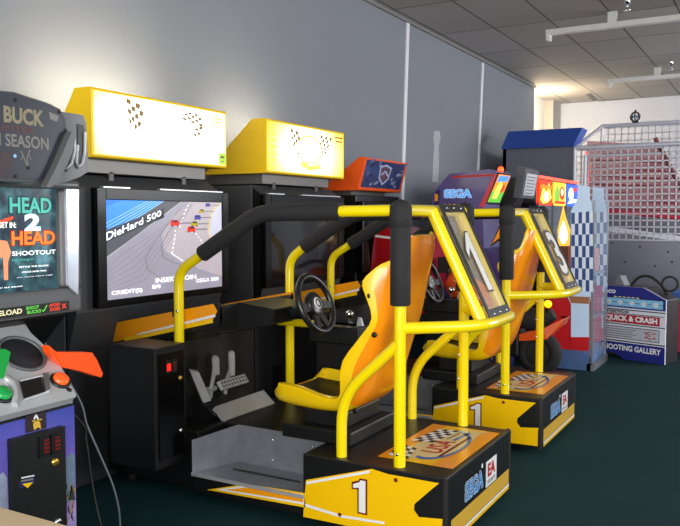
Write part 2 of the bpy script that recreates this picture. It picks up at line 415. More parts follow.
for y in (yn, yf):
    m = MB(); m.tube([(XU, y, 1.10), (XU, y, 1.105), (XU, y, 1.445), (XU, y, 1.45), (XU, y, 1.455), (XU, y, 1.50), (XU, y, 1.55), (XU, y, 1.572), (XU, y, 1.58)], [.043, .047, .047, .043, .05, .052, .05, .03, .003], BLKF, 18)
    obj('foam_cover', m, cg, label='black foam sleeve')
# ---- dashboard with tapering side panels
m = MB()
z0a, z0b, z1a, z1b = .80, .975, .89, 1.046
xa_, xb_ = -3.36, -2.585
for y in (3.265, 3.965):
    m.prism([(xa_, y, z0a-.08), (xb_, y, z0b-.05), (xb_, y, z1b), (xa_, y, z1a)], (0, .03, 0), BLK)
m.prism([(xa_, 3.28, .72), (xb_, 3.28, .87), (xb_+.0, 3.28, z1b-.012), (xa_, 3.28, z1a-.012)], (0, .70, 0), BLK)
m.prism([(xb_, 3.44, .88), (-2.36, 3.44, .93), (-2.34, 3.44, 1.01), (xb_, 3.44, 1.035)], (0, .36, 0), BLK)
m.box((-2.95, 3.2, ZT), (-2.90, 4.03, .82), BLK)
dash = obj('dashboard', m, r1, .01)
m = MB(); f = FR(m, (0, 3.2645, 0), (1, 0, 0), (0, 0, 1))
f.poly([(xa_+.01, z0a-.02), (xb_-.04, z0b-.025), (xb_-.005, z0b+.03), (xb_-.03, z1b-.004), (xa_+.01, z1a)], dO); f.up()
f.line([(xa_+.2, z0a+.036), (xb_-.018, z0b+.006)], .014, dW); f.line([(xa_+.1, z0a+.0), (xb_-.035, z0b-.022)], .024, dY)
f2 = FR(m, (0, 3.263, 0), (1, 0, 0), (0, 0, 1)); f2.rect(-2.9, .955, -2.86, 1.0, dK)
f3 = FR(m, (0, 3.296, 0), (1, 0, 0), (0, 0, 1))
obj('dash_decal', m, dash, label='orange tapering side panel with white and yellow lines')
m = MB(); m.prism([(xa_, 3.962, z1a-.06), (xb_, 3.962, z1b-.05), (xb_, 3.962, z1b+.002), (xa_, 3.962, z1a+.002)], (0, .036, 0), dO); obj('dash_decal', m, dash)
m = MB(); f = FR(m, (xb_+.001, 3.36, .015), (0, 1, 0), (0, 0, 1)); f.rect(.1, .955, .24, 1.0, dK); f.up()
f.poly([(.14, .978), (.17, .998), (.2, .978), (.17, .958)], dY); f.rect(.105, .96, .13, .996, dB); f.rect(.21, .96, .235, .996, dB); f.l = 3
obj('view_button', m, dash, label='small blue and yellow dash button')
# ---- steering wheel
wc = Vector((-2.205, 3.63, 1.03)); ax = Vector((.93, 0, .36)).normalized()
wb = mat('black_rubber_rim', (22, 22, 23), .35, noise=.2, coat=.2)
m = MB(); m.torus(wc, ax, .157, .018, wb, 40, 12)
uu = Vector((0, 1, 0)); vv = ax.cross(uu)*1.0
m.lathe(wc-ax*.03, ax, [(0, .06), (.01, .074), (.035, .066), (.042, .04), (.043, 0)], wb, 24)
for an in (-.15, PI+.15, -PI/2-.35, -PI/2+.35):
    d = uu*math.cos(an)-vv*math.sin(an)*-1 if False else uu*math.cos(an)+(vv if vv.z > 0 else -vv)*math.sin(an)
    p = ax.cross(d)
    m.prism([wc+d*.04+p*.026-ax*.02, wc+d*.04-p*.026-ax*.02, wc+d*.155-p*.017-ax*.006, wc+d*.155+p*.017-ax*.006], ax*.016, wb)
m.tube([wc-ax*.02, wc-ax*.17], .035, BLK, 16)
whl = obj('steering_wheel', m, r1, .003)
m = MB(); m.lathe(wc+ax*.013, ax, [(0, .034), (.002, .034), (.003, 0)], dW, 20); m.torus(wc+ax*.017, ax, .021, .003, dK, 20, 6); obj('hub_badge', m, whl, label='white round badge')
# ---- pedals
yp = 3.5
m = MB()
m.prism([P(190.5, 370.7, y=3.38), P(199, 372.5, y=3.44), P(211.6, 400.4, y=3.44), P(203.7, 403, y=3.38)], (-.012, 0, .01), ALU); obj('foot_rest', m, r1, .003)
a = P(226.4, 420, z=ZT+.01); b_ = P(274.7, 403, z=ZT+.01); c = P(263.5, 390, y=b_.y); d = P(215, 406.6, y=a.y)
m = MB(); m.prism([a, b_, c, d], (-.02, 0, -.02), ALU)
m.prism([(d.x-.02, 3.42, ZT), (d.x+.02, 3.42, ZT+.03), (d.x-.28, 3.42, .58), (d.x-.34, 3.42, .58), (d.x-.34, 3.42, ZT)], (0, .42, 0), BLK)
obj('pedal_plate', m, r1, .003)
m = MB()
A = P(221, 391, y=3.5); B = P(247, 383, y=3.73); up = P(243.5, 377, y=3.73)-B
m.prism([A, B, B+up*1.3, A+up*1.3], (.015, 0, .01), ALU); gA, gU = A+Vector((.016, 0, .011)), up*1.3
f = FR(m, gA, (B-A), gU, .001); f.up()
for i in range(9):
    for j in range(2): f.disc(.08+i*.105, .3+.4*j, .03, dK, .12, 8)
obj('tread_plate', m, r1)
for (tx, ty, bx, by, ww, yy) in ((219, 357, 218, 390, .052, 3.53), (235, 352, 233, 382, .048, 3.66)):
    T = P(tx, ty, y=yy); B = P(bx, by, y=yy); dd = (B-T)
    T.x -= .02; dd = B-T
    m = MB()
    pts = []
    for k in range(13):
        a_ = PI*k/12; pts.append(T+Vector((0, math.cos(a_)*ww/2, .0))+dd*(-.0)-dd.normalized()*(math.sin(a_)*ww/2)+dd*.12)
    e = T+dd*(.55 if tx < 230 else .8)
    pts += [e+Vector((0, -ww*.42, 0)), e+Vector((0, ww*.42, 0))]
    m.prism(pts, (-.012, 0, .005), ALU)
    m.tube([e+Vector((-.02, 0, .03)), B+Vector((-.05, 0, .0)), B+Vector((-.06, 0, -.09))], .013, ALU, 10, .03)
    m.tube([B+Vector((-.05, -.035, -.0)), B+Vector((-.05, .035, -.0))], .017, ALU, 10)
    obj('pedal', m, r1, .003)
# ---- coin box outside the near side
m = MB(); bx0 = (-3.07, 2.957, .2); bx1 = (-2.752, 3.197, .835)
m.box(bx0, bx1, BLK); coin = obj('coin_box', m, r1, .006)
m = MB(); m.prism([(-2.752, 2.985, .25), (-2.752, 3.175, .25), (-2.752, 3.175, .80), (-2.752, 2.985, .80)], (.006, 0, 0), BLKG); cd = obj('coin_door', m, coin, .004)
m = MB()
for y, mm in ((3.04, mat('red_coin_light', (235, 30, 25), .3, emit=1.2)), (3.085, mat('dim_coin_slot', (70, 30, 28), .3))):
    m.box((-2.747, y, .708), (-2.738, y+.026, .745), mm); m.box((-2.747, y-.006, .695), (-2.742, y+.033, .762), dK)
obj('coin_slot', m, cd, label='red lit coin slot')
for z, mm in ((.655, mat('brass', (214, 175, 80), .3, .9)), (.375, CHR)):
    m = MB(); m.lathe((-2.747, 3.145, z), (1, 0, 0), [(0, .013), (.008, .012), (.009, .005), (.0095, 0)], mm, 14); obj('lock', m, cd)
# ---- seat
st = [(-2.335, .565, .20, .075), (-2.29, .535, .228, .105), (-2.14, .522, .238, .105), (-1.98, .525, .242, .07), (-1.87, .545, .245, .075), (-1.795, .62, .25, .115), (-1.745, .75, .25, .14),
      (-1.70, .90, .245, .085), (-1.672, 1.0, .245, .055), (-1.645, 1.10, .25, .115), (-1.632, 1.16, .25, .14), (-1.615, 1.23, .235, .095), (-1.60, 1.28, .205, .045), (-1.59, 1.34, .195, .03), (-1.585, 1.395, .18, .025), (-1.583, 1.41, .16, .02)]
def cr(p0, p1, p2, p3, t): return .5*((2*p1)+(-p0+p2)*t+(2*p0-5*p1+4*p2-p3)*t*t+(-p0+3*p1-3*p2+p3)*t**3)
ss = []
for i in range(len(st)-1):
    q = [st[max(0, min(len(st)-1, i+k))] for k in (-1, 0, 1, 2)]
    for j in range(3): ss.append([cr(q[0][k], q[1][k], q[2][k], q[3][k], j/3) for k in range(4)])
ss.append(list(st[-1]))
xs = [-1, -.985, -.96, -.92, -.86, -.76, -.6, -.35, 0, .35, .6, .76, .86, .92, .96, .985, 1]
gs = [1, .8, .55, .3, .14, .05, .015, 0, 0, 0, .015, .05, .14, .3, .55, .8, 1]
def seat_grid(off, sel, w=1.0, cut=(0, 999)):
    vs = []; rows = 0
    for i, (x, z, hw, bh) in enumerate(ss):
        if not (cut[0] <= i <= cut[1]): continue
        a, b2 = ss[max(0, i-1)], ss[min(len(ss)-1, i+1)]
        t = Vector((b2[0]-a[0], 0, b2[1]-a[1])).normalized(); n = Vector((-t.z, 0, t.x)) # towards the driver
        if n.z < 0 and n.x > 0: n = -n
        for k in sel:
            p = Vector((x, YC+xs[k]*hw*w, z))+n*(bh*gs[k]+off); vs.append(p)
        rows += 1
    k = len(sel)
    fs = [(i*k+j, (i+1)*k+j, (i+1)*k+j+1, i*k+j+1) for i in range(rows-1) for j in range(k-1)]
    return vs, fs
m = MB(); vs, fs = seat_grid(0, range(17)); m.add(vs, fs, ORS, True); m.mi(YEP)
for i_ in range(len(fs)):
    r_, k_ = divmod(i_, 16)
    if k_ in (0, 1, 14, 15) or (r_ < 13 and (k_ < 6 or k_ > 9)): m.fm[i_] = 1
seat = obj('seat', m, r1, label='orange moulded bucket seat with yellow rim')
so = seat.modifiers.new('shell', 'SOLIDIFY'); so.thickness = .034; so.offset = 0; so.material_offset_rim = 1; so.use_even_offset = False
bv = seat.modifiers.new('bevel', 'BEVEL'); bv.width = .011; bv.segments = 3; bv.limit_method = 'ANGLE'; bv.angle_limit = math.radians(50); bv.material = 1
m = MB(); vs, fs = seat_grid(.03, range(4, 13), .98, (2, 36)); m.add(vs, fs, mat('black_vinyl', (26, 25, 25), .45, noise=.2, bump=.2), True)
cu = obj('seat_cushion', m, seat); so = cu.modifiers.new('shell', 'SOLIDIFY'); so.thickness = .02; so.offset = 0
for px, py in ((368, 296), (374, 335), (355, 411)):
    q = P(px, py, y=YC-.262); m = MB(); m.lathe((q.x, YC-.258, q.z), (0, -1, 0), [(0, .014), (.006, .013), (.007, .006), (.0075, 0)], dK, 12); obj('bolt', m, seat)
m = MB(); m.box((-2.25, 3.36, ZT), (-1.84, 3.86, .43), BLK); m.box((-2.15, 3.42, .43), (-1.9, 3.8, .51), BLK); obj('seat_base', m, r1, .008)
# ---- gear shifter console on the far side
m = MB(); m.box((-2.37, 3.90, ZT), (-2.06, 4.0, .88), BLK); m.box((-2.38, 3.84, .78), (-2.05, 4.0, .88), BLK); co = obj('shifter_console', m, r1, .008)
m = MB(); m.tube([(-2.165, 3.93, .878), (-2.16, 3.925, .93)], .007, CHR, 10); m.ball((-2.158, 3.923, .945), .024, CHR); obj('gear_knob', m, co, label='chrome gear knob')
m = MB(); m.prism([(-2.11, 3.92, .878), (-2.10, 3.92, .93), (-2.085, 3.92, .925), (-2.07, 3.92, .878)], (0, .02, 0), ALU); obj('lever', m, co)

# ---- copies of all of that for the second cabinet
parts1 = list(r1.children)
for p in parts1:
    q_ = copy_part(p, r2)
    if p.name == 'seat': q_.location.x += .16          # this seat is slid back
    if p.name == 'seat_base': q_.location.x += .1

# ---- rear-window number plates
acr = mat('clear_acrylic', (235, 222, 190), .05, noise=.02, alpha=.22)
def plate(root, dy, txt):
    dx = root.location.x-X0
    T = Vector((XU+.03+dx, 3.58+dy, 1.56)); B = Vector((-1.205+dx, 3.58+dy, zE+.01)); v = B-T; h = v.length; v.normalize(); u = Vector((0, 1, 0)); w = .325
    m = MB(); m.prism([T, T+u*w, B+u*w, B], u.cross(v)*.004, acr); pl = obj('number_plate', m, root, label='clear rear window with large number %s' % txt)
    m = MB(); n = -v.cross(u)
    if n.x < 0: n = -n
    e = .03
    def bar(a, b2, c, d): m.prism([T+u*a+v*b2, T+u*c+v*b2, T+u*c+v*d, T+u*a+v*d], n*.007, BLK)
    bar(0, 0, e, h); bar(w-.012, 0, w, h); bar(e, 0, w-.012, .04); bar(e, h-.055, w-.012, h)
    for a in (.08, .17, .27):
        for b2 in (.02, h-.028): q = T+u*a+v*b2+n*.007; m.lathe(q, n, [(0, .006), (.003, .005), (.0035, 0)], CHR, 8)
    obj('plate_frame', m, pl, .002)
    m = MB(); f = FR(m, T+n*.006, u, -v)
    if f.n.x < 0: f.k = -f.k
    wg = mat('milky_white_vinyl', (238, 236, 228), .3); gk = mat('grey_vinyl_outline', (70, 68, 62), .35)
    if txt == '1':
        c = w*.52; y0, y1 = -h*.78, -h*.24
        f.poly([(c-.035, y0), (c+.045, y0), (c+.045, y1), (c-.0, y1), (c-.1, y1-.1), (c-.1, y1-.16), (c-.035, y1-.11)], gk); f.up()
        f.poly([(c-.025, y0+.01), (c+.035, y0+.01), (c+.035, y1-.008), (c-.0, y1-.01), (c-.09, y1-.105), (c-.09, y1-.145), (c-.025, y1-.09)], wg)
    else:
        f.text('3', .075, -h*.84, .295, -h*.27, gk, .07); f.up(); f.text('3', .092, -h*.81, .278, -h*.30, wg, .02)
    obj('number', m, pl, label='white number %s' % txt)
plate(r1, 0, '1'); plate(r2, 1.69, '3')

# ---- screen cabinets, monitors and marquees
XT = -3.24
def screen_unit(root, y0, y1, ym0, ym1, mz0, mz1, depth, yb0, yb1):
    m = MB(); m.prism([(-3.95, y0, 0), (-3.36, y0, 0), (-3.36, y0, .75), (-3.29, y0, .98), (-3.29, y0, 1.66), (-3.40, y0, 1.735), (-3.95, y0, 1.735)], (0, y1-y0, 0), BLK, DGR)
    m2 = MB(); m2.box((-3.94, y0-.012, .03), (-3.37, y0, 1.73), DGR)
    cab = obj('screen_cabinet', m, root, .01); obj('side_panel', m2, cab, .006, label='dark grey side board')
    m = MB(); m.box((-3.86, yb0, 1.745), (-3.36, yb1, mz0), GRM)
    for y in (ym0+.2, y1-.3): m.box((-3.42, y, 1.66), (-3.36, y+.04, 1.76), DKM)
    obj('marquee_bracket', m, cab, .004)
    xm = -3.28
    m = MB(); m.prism([(xm, ym0, mz0), (xm, ym0, mz1), (xm-.125, ym0, mz1), (xm-depth, ym0, mz0)], (0, ym1-ym0, 0), YELM)
    mq = obj('marquee', m, root, .012, label='yellow wedge-shaped light box')
    return cab, mq
c1, q1 = screen_unit(r1, 2.945, 4.19, 3.065, 4.245, 1.825, 2.205, .37, 3.075, 4.12)
c2, q2 = screen_unit(r2, 4.67, 5.83, 4.712, 5.862, 1.82, 2.215, .58, 4.78, 5.74)

def marquee_art(mq, y0, y1, z0, z1, lit, num):
    m = MB(); x = -3.28
    m.prism([(x, y0+.018, z0+.02), (x, y1-.018, z0+.02), (x, y1-.018, z1-.02), (x, y0+.018, z1-.02)], (.006, 0, 0), lit)
    pan = obj('light_panel', m, mq, label='glowing light panel with chequered flags')
    def nf(): q = MB(); return q, FR(q, (x+.007, y0, z0), (0, y1-y0, 0), (0, 0, z1-z0), .001)
    m, f = nf()
    gd = mat('gold_flag_print', (150, 108, 24), .4); pl = mat('pale_gold_print', (255, 214, 70), .4, emit=1.2); wl = mat('warm_white_print', (255, 250, 225), .4, emit=2.2)
    if num == 1:
        f.checker([(.235, .56), (.30, .42), (.345, .84), (.215, .92)], 4, 5, gd, None); obj('flag_print', m, pan)
        m, f = nf(); f.checker([(.62, .74), (.79, .66), (.77, .86), (.65, .88)], 5, 4, gd, None); f.checker([(.71, .5), (.75, .46), (.79, .66), (.73, .68)], 2, 4, gd, None); obj('flag_print', m, pan)
        m, f = nf()
        for a, b_ in ((.42, .72), (.45, .74), (.5, .74)): f.line([(a, b_), (a+.02, b_+.01)], .02, pl)
        f.rect(.925, .06, .985, .26, mat('green_label_print', (150, 205, 40), .4, emit=.7)); f.up(); f.line([(.94, .12), (.97, .12)], .02, gd); f.line([(.94, .17), (.955, .21), (.97, .17)], .02, gd)
        f.line([(.87, .84), (.95, .84)], .03, pl); f.line([(.875, .78), (.95, .78)], .03, pl)
    else:
        for i in range(7): f.rect(.03, .08+i*.122, .1, .17+i*.122, pl)
        for i in range(26): f.disc(.13+random.random()*.82, .06+random.random()*.22, .006, gd, .012, 8)
        f.checker([(.3, .55), (.36, .42), (.40, .84), (.27, .88)], 4, 5, gd, wl); obj('flag_print', m, pan)
        m, f = nf(); f.checker([(.63, .5), (.72, .46), (.82, .84), (.66, .86)], 5, 5, gd, wl); obj('flag_print', m, pan)
        m, f = nf()
        f.ring(.51, .52, .15, .17, pl, 1.7); f.up(); f.poly([(.35, .45), (.66, .45), (.66, .62), (.35, .62)], wl)
        f.up()
        for i in range(10): f.rect(.355+i*.03, .405, .375+i*.03, .44, gd)
        f.poly([(.38, .2), (.5, .11), (.66, .17), (.64, .26), (.5, .2), (.42, .29)], pl)
        f.line([(.85, .86), (.97, .86)], .03, gd); f.line([(.86, .78), (.96, .78)], .03, gd)
    obj('logo_print', m, pan)
lp1 = lit_panel('lit_marquee_near', (255, 255, 250), (255, 246, 190), (255, 205, 40), 3.0, .8, 3.70-YC, 2.03, .78, .34)
lp2 = lit_panel('lit_marquee_far', (255, 255, 240), (255, 238, 140), (245, 196, 40), 2.6, .75, 5.28-5.30, 2.0, .62, .36)
marquee_art(q1, 3.065, 4.245, 1.825, 2.205, lp1, 1); marquee_art(q2, 4.712, 5.862, 1.82, 2.215, lp2, 2)

def monitor(root, y0, y1, z0, z1, e, eb):
    m = MB(); m.box((XT-.05, y0, z0), (XT-.012, y1, z1), BLKG)
    for a, b_ in (((y0, z0), (y0+e, z1)), ((y1-e, z0), (y1, z1)), ((y0+e, z1-e), (y1-e, z1)), ((y0+e, z0), (y1-e, z0+eb))): m.box((XT-.014, a[0], a[1]), (XT, b_[0], b_[1]), BLKG)
    mo = obj('monitor', m, root, .004, label='black flat monitor')
    m = MB(); m.box((XT-.03, y0+.05, z1), (XT-.002, y0+.25, z1+.008), ALU); m.box((XT-.03, y0+.5, z1), (XT-.002, y1-.06, z1+.008), ALU)
    obj('top_clip', m, mo)
    return mo
mo1 = monitor(r1, 3.06, 4.215, 1.0, 1.66, .065, .04)
def em(name, rgb, e=.66): return mat('screen_'+name, rgb, .3, noise=.05, scale=14, emit=e, spec=.2)
m = MB(); f = FR(m, (XT-.0112, 3.124, 1.039), (0, 1.026, 0), (0, 0, .572), .0006)
sG, sG2, sG3 = em('track', (150, 146, 160)), em('track_dark', (118, 114, 126)), em('apron', (176, 166, 172))
f.rect(0, 0, 1, 1, sG); f.up()
f.poly([(0, 1), (0, .62), (.5, 1)], em('stand_blue', (60, 140, 220))); f.poly([(0, .60), (0, .42), (.66, 1), (.5, 1)], em('barrier', (84, 84, 92))); f.up()
f.poly([(0, 1), (0, .9), (.17, 1)], em('sky', (40, 120, 235)))
for i in range(5): f.line([(0, .74-i*.035), (.37-i*.02+i*.05, 1.0-.0)], .006, em('stand_line', (150, 195, 235)))
f.line([(0, .405), (.63, .985)], .008, dW)
f.poly([(0, .56), (.46, .80), (.46, .90), (0, .68)], em('banner', (60, 60, 68))); f.up()
f.text('DieHard 500', 0, 0, 1, 1, em('white', (245, 245, 250), 1.1), .012, warp=lambda a, b: (.005+.43*a, .575+.245*a+b*(.082-.02*a)))
f.l = 1
f.poly([(.44, .62), (.52, .80), (.72, 1), (1, 1), (1, .12), (.62, .30), (.46, .46)], sG3); f.up()
f.poly([(.87, .62), (.9, .84), (1, .98), (1, .5), (.92, .52)], em('infield', (190, 190, 205)))
f.line([(.87, .62), (.865, .7), (.9, .86), (.99, .98)], .008, em('kerb_yellow', (225, 190, 40))); f.line([(.87, .62), (.9, .53), (.97, .48)], .008, em('kerb_yellow', (225, 190, 40)))
for c_ in range(7):
    x0 = .02+c_*.045
    f.line([(.0, .30-c_*.04), (.12+.03*c_, .44-.045*c_), (.45+.012*c_, .70-.02*c_), (.66+.01*c_, .95)], .0035, sG2)
f.line([(.30, .38), (.32, .26), (.42, .17), (.6, .1)], .006, sG2); f.line([(.30, .38), (.36, .52), (.6, .9)], .006, sG2)
f.line([(.43, .5), (.45, .38), (.55, .31), (.75, .24)], .008, sG2); f.line([(.43, .5), (.5, .66), (.66, .86)], .006, sG2)
wh = em('lane_white', (240, 240, 245), 1)
for i in range(12):
    t = i/11; a = .52+.03*math.sin(t*3)+(.14*t*t if t > .5 else .0)+.0; b_ = .42+t*.5; f.line([(a-.0, b_), (a+.012, b_+.022)], .007, wh)
for i in range(7): f.line([(.52+.018*i, .42-.016*i), (.534+.018*i, .408-.016*i)], .007, wh)
for i in range(7): f.line([(.72+.03*i*.7, .66-.035*i), (.732+.03*i*.7, .645-.035*i)], .007, wh)
f.up()
def car(a, b_, s, c1_, c2_):
    f.rect(a, b_-.1*s, a+1.25*s+.06, b_+.1*s, sG2); f.l += 1
    f.poly([(a-.5*s, b_-.35*s), (a+.5*s, b_-.35*s), (a+.52*s, b_+.15*s), (a+.4*s, b_+.45*s), (a-.36*s, b_+.45*s), (a-.5*s, b_+.1*s)], c1_); f.l += 1
    f.poly([(a-.3*s, b_+.1*s), (a+.4*s, b_+.12*s), (a+.3*s, b_+.4*s), (a-.22*s, b_+.4*s)], c2_); f.rect(a-.42*s, b_-.45*s, a-.25*s, b_-.25*s, dK); f.rect(a+.25*s, b_-.45*s, a+.42*s, b_-.25*s, dK); f.l -= 2
cr_, ck, cy_, cb = em('car_red', (225, 50, 30)), em('car_black', (40, 44, 56)), em('car_gold', (170, 150, 40)), em('car_blue', (70, 70, 150))
car(.55, .74, .075, cr_, ck); car(.86, .94, .045, cb, ck); car(.80, .87, .05, cy_, ck); car(.76, .80, .06, cb, ck); car(.73, .73, .065, cy_, ck); car(.70, .67, .075, cr_, ck)
f.poly([(.91, .46), (.94, .53), (1, .58), (1, .47)], cr_); f.l = 6
wt = em('hud_white', (235, 235, 240), 1.2)
f.text('CREDIT(S)', .035, .035, .27, .085, wt, .02); f.text('0/4', .35, .06, .42, .105, wt, .02); f.text('INSERT COIN', .38, .12, .74, .17, wt, .01); f.text('©SEGA 2000', .74, .075, .96, .12, wt, .0)
obj('screen', m, mo1, label='racing game picture with oval track and stock cars')
mo2 = monitor(r2, 4.645, 5.80, .985, 1.665, .075, .05)
m = MB(); m.box((XT-.013, 4.72, 1.035), (XT-.011, 5.725, 1.59), mat('dark_glass', (26, 18, 18), .08, noise=.2)); f = FR(m, (XT-.0108, 4.72, 1.035), (0, 1.0, 0), (0, 0, .555)); f.up(); f.text('- - - - - -', .67, .545, .90, .565, wt, .03)
obj('screen', m, mo2, label='switched off dark screen')
# ================================================================== HUNTING CABINET AT THE LEFT
def B(px, py, x): q = P(px, py, x=x); return (q.y, q.z)
def onplane(px, py, o, n):
    d = Vector(ray(px, py)); e = Vector((0, 0, EYE)); n = Vector(n); return e+d*((Vector(o)-e).dot(n)/d.dot(n))
YB0 = 1.63
SLV = mat('silver_grey_plastic', (186, 188, 190), .3, .25, noise=.1, coat=.3)
GRP = mat('grey_plastic', (92, 93, 95), .4, .2, noise=.1, coat=.2)
hb = thing('hunting_cabinet', (-2.6, YB0, 0), 'shooting arcade cabinet at the left edge with grey deck, deer marquee and mountain-art coin door', 'arcade shooting game')
m = MB()
m.prism([(-3.15, 1.36, 0), (-2.14, 1.36, 0), (-2.14, 1.36, .87), (-2.42, 1.36, 1.06), (-3.15, 1.36, 1.06)], (0, .535, 0), BLK)
m.prism([(-3.15, 1.17, 1.0), (-2.5, 1.17, 1.0), (-2.37, 1.17, 1.13), (-2.36, 1.17, 1.64), (-2.45, 1.17, 1.76), (-3.0, 1.17, 1.76), (-3.15, 1.17, 1.7)], (0, .90, 0), BLK)
body_ = obj('cabinet_body', m, hb, .008)
# bezel and screen
xs_ = -2.30
yr, zb = B(83, 311, xs_); zt_ = B(80, 181, xs_)[1]; yi, zi = B(63, 288, xs_); zi2 = B(62, 189, xs_)[1]; yl = 2*YB0-yr; yli = 2*YB0-yi
m = MB()
for a, c in (((yl, zb), (yr, zi)), ((yl, zi2), (yr, zt_)), ((yl, zi), (yli, zi2)), ((yi, zi), (yr, zi2))):
    m.box((xs_-.06, a[0], a[1]), (xs_, c[0], c[1]), GRP)
bz = obj('screen_bezel', m, body_, .012)
m = MB(); y1, _ = B(66, 250, xs_+.004); y2, _ = B(76, 250, xs_+.004)
m.prism([(xs_, y1, zi+.01), (xs_, y2, zi-.03), (xs_, y2+.012, zi2), (xs_, y1, zi2)], (.012, .0, 0), mat('bright_silver_strip', (205, 210, 222), .22, .6, noise=.35, scale=14)); obj('chrome_strip', m, bz, .004)
xp = xs_-.03
m = MB(); f = FR(m, (xp, 0, 0), (0, 1, 0), (0, 0, 1), .0006)
gm = bpy.data.materials.new('screen_forest'); gm.use_nodes = True; N = gm.node_tree.nodes; L = gm.node_tree.links; b = N['Principled BSDF']
tc = N.new('ShaderNodeTexCoord'); nz = N.new('ShaderNodeTexNoise'); nz.inputs['Scale'].default_value = 16; nz.inputs['Detail'].default_value = 6; L.new(tc.outputs['Object'], nz.inputs['Vector'])
cr_ = N.new('ShaderNodeValToRGB'); e = cr_.color_ramp.elements; e[0].position = .35; e[0].color = [lin(c) for c in (14, 26, 40)]+[1]; e[1].position = .7; e[1].color = [lin(c) for c in (70, 110, 120)]+[1]
q = e.new(.52); q.color = [lin(c) for c in (32, 60, 66)]+[1]
L.new(nz.outputs['Fac'], cr_.inputs['Fac']); L.new(cr_.outputs['Color'], b.inputs['Base Color']); L.new(cr_.outputs['Color'], b.inputs['Emission Color']); b.inputs['Emission Strength'].default_value = 1; b.inputs['Roughness'].default_value = .2
f.rect(yli-.02, zi-.02, yi+.02, zi2+.02, gm); f.up()
def bt(t, x0, y0, x1, y1, mm, bold=.02):
    a = B(x0, y1, xp); c = B(x1, y0, xp); f.text(t, a[0], a[1], c[0], c[1], mm, bold)
skin = em('skin_print', (205, 120, 85), .9); rd = em('red', (220, 60, 30), 1); tl = em('teal_letters', (70, 160, 145), .75); orr = em('orange_letters', (240, 110, 40), .85); wht_ = em('white_letters', (235, 240, 240), .9); bl = em('blue_letters', (170, 200, 230), 1)
f.poly([B(0, 240, xp), B(7, 241, xp), B(11, 252, xp), B(8, 262, xp), B(8, 280, xp), B(4, 280, xp), B(3, 258, xp), B(-6, 256, xp)], skin)
f.poly([B(-8, 223, xp), B(4, 219, xp), B(13, 216, xp), B(13, 219, xp), B(5, 223, xp), B(-8, 229, xp)], rd)
f.up()
bt('HEAD', 8.5, 197, 51.5, 214, em('dark_shadow', (14, 40, 44), .6), .07); f.up(); bt('HEAD', 9.5, 198, 51, 213, tl, .03)
f.l = 2; bt('HEAD', 10.5, 229.5, 55, 246.5, em('deep_red', (120, 24, 12), .8), .07); f.up(); bt('HEAD', 11.5, 230.5, 54.5, 245.5, orr, .03)
f.up(); bt('2', 24, 213.5, 40, 231, bl, .05); f.up(); bt('2', 25.5, 215, 39, 230, wht_, .02)
bt('SHOOTOUT', 11.5, 249.5, 55, 256, wht_, .015)
bt('SETTLE THE SCORE', 18.5, 264.5, 48, 268, wht_); bt('ONCE AND FOR', 21.5, 269.7, 46, 273, wht_); bt('ALL, UNTIL NEXT TIME', 16, 274.5, 52, 278, wht_)
bt('GET IN:', -3, 222, 15.5, 228, wht_); bt('PLAY IN 00:00', -10, 285.5, 22, 289.5, wht_); bt('to begin', 11, 257.5, 33, 262, tl, 0)
obj('screen', m, bz, label='screen reading head 2 head shootout')
# instruction strip below the screen
m = MB(); xq = xs_+.006
m.prism([(xs_, yl+.05, zb+.012), (xs_, B(69, 300, xq)[0], zb+.012), (xs_, B(69, 300, xq)[0], zb+.012+.034), (xs_, yl+.05, zb+.046)], (.006, 0, 0), dK)
f = FR(m, (xq, 0, zb+.012), (0, 1, 0), (0, 0, 1), .0006); f.up()
def yy_(px): return B(px, 310, xq)[0]
f.text('RELOAD', yy_(-6), .009, yy_(22), .027, mat('cream_letters', (225, 215, 170), .4, emit=.3), .03)
gl = mat('green_letters', (90, 190, 60), .4, emit=.4); rl = mat('red_letters', (225, 60, 35), .4, emit=.4)
f.text('SHOOT', yy_(26), .019, yy_(39), .031, gl, .03); f.text('BUCKS', yy_(27), .004, yy_(41), .016, gl, .03); f.line([(yy_(42), .012), (yy_(43.5), .006), (yy_(47), .028)], .004, gl)
f.text('AVOID', yy_(49), .019, yy_(60), .031, rl, .03); f.text('DOES', yy_(50), .004, yy_(60), .016, rl, .03); f.line([(yy_(62), .008), (yy_(66), .026)], .004, rl); f.line([(yy_(62), .026), (yy_(66), .008)], .004, rl)
obj('instruction_strip', m, bz)
# marquee head
xh = -2.15
ring_ = [B(-1, 90.5, xh), B(14, 92, xh), B(29, 97, xh), B(45, 102, xh), B(60, 109, xh), B(64.5, 118, xh), B(67, 131, xh), B(60, 146, xh), B(50, 168, xh), B(45, 183, xh)]
ring_ = [(a if a > YB0 else YB0, b_) for a, b_ in ring_]
full = ring_+[(2*YB0-a, b_) for a, b_ in ring_[::-1]]
def inset(pts, k, c): return [(c[0]+(a-c[0])*k, c[1]+(b_-c[1])*k) for a, b_ in pts]
m = MB(); m.prism([(xh, a, b_) for a, b_ in full], (-.45, 0, 0), mat('charcoal_plastic', (52, 52, 54), .4, noise=.15))
hd = obj('marquee_head', m, hb, .01)
cc = (YB0, sum(b_ for a, b_ in full)/len(full))
m = MB(); gls = mat('dark_blue_marquee_print', (26, 31, 44), .3, noise=.5, scale=5, coat=.15)
m.prism([(xh, a, b_) for a, b_ in inset(full, .94, cc)], (.004, 0, 0), gls)
f = FR(m, (xh+.0042, 0, 0), (0, 1, 0), (0, 0, 1), .0006)
def H(px, py): return B(px, py, xh)
f.up(); gt = mat('antique_gold_letters', (132, 122, 92), .35, noise=.25, scale=50); st_ = mat('pale_stone_letters', (120, 117, 108), .4); rr = mat('dull_red_letters', (84, 36, 36), .4)
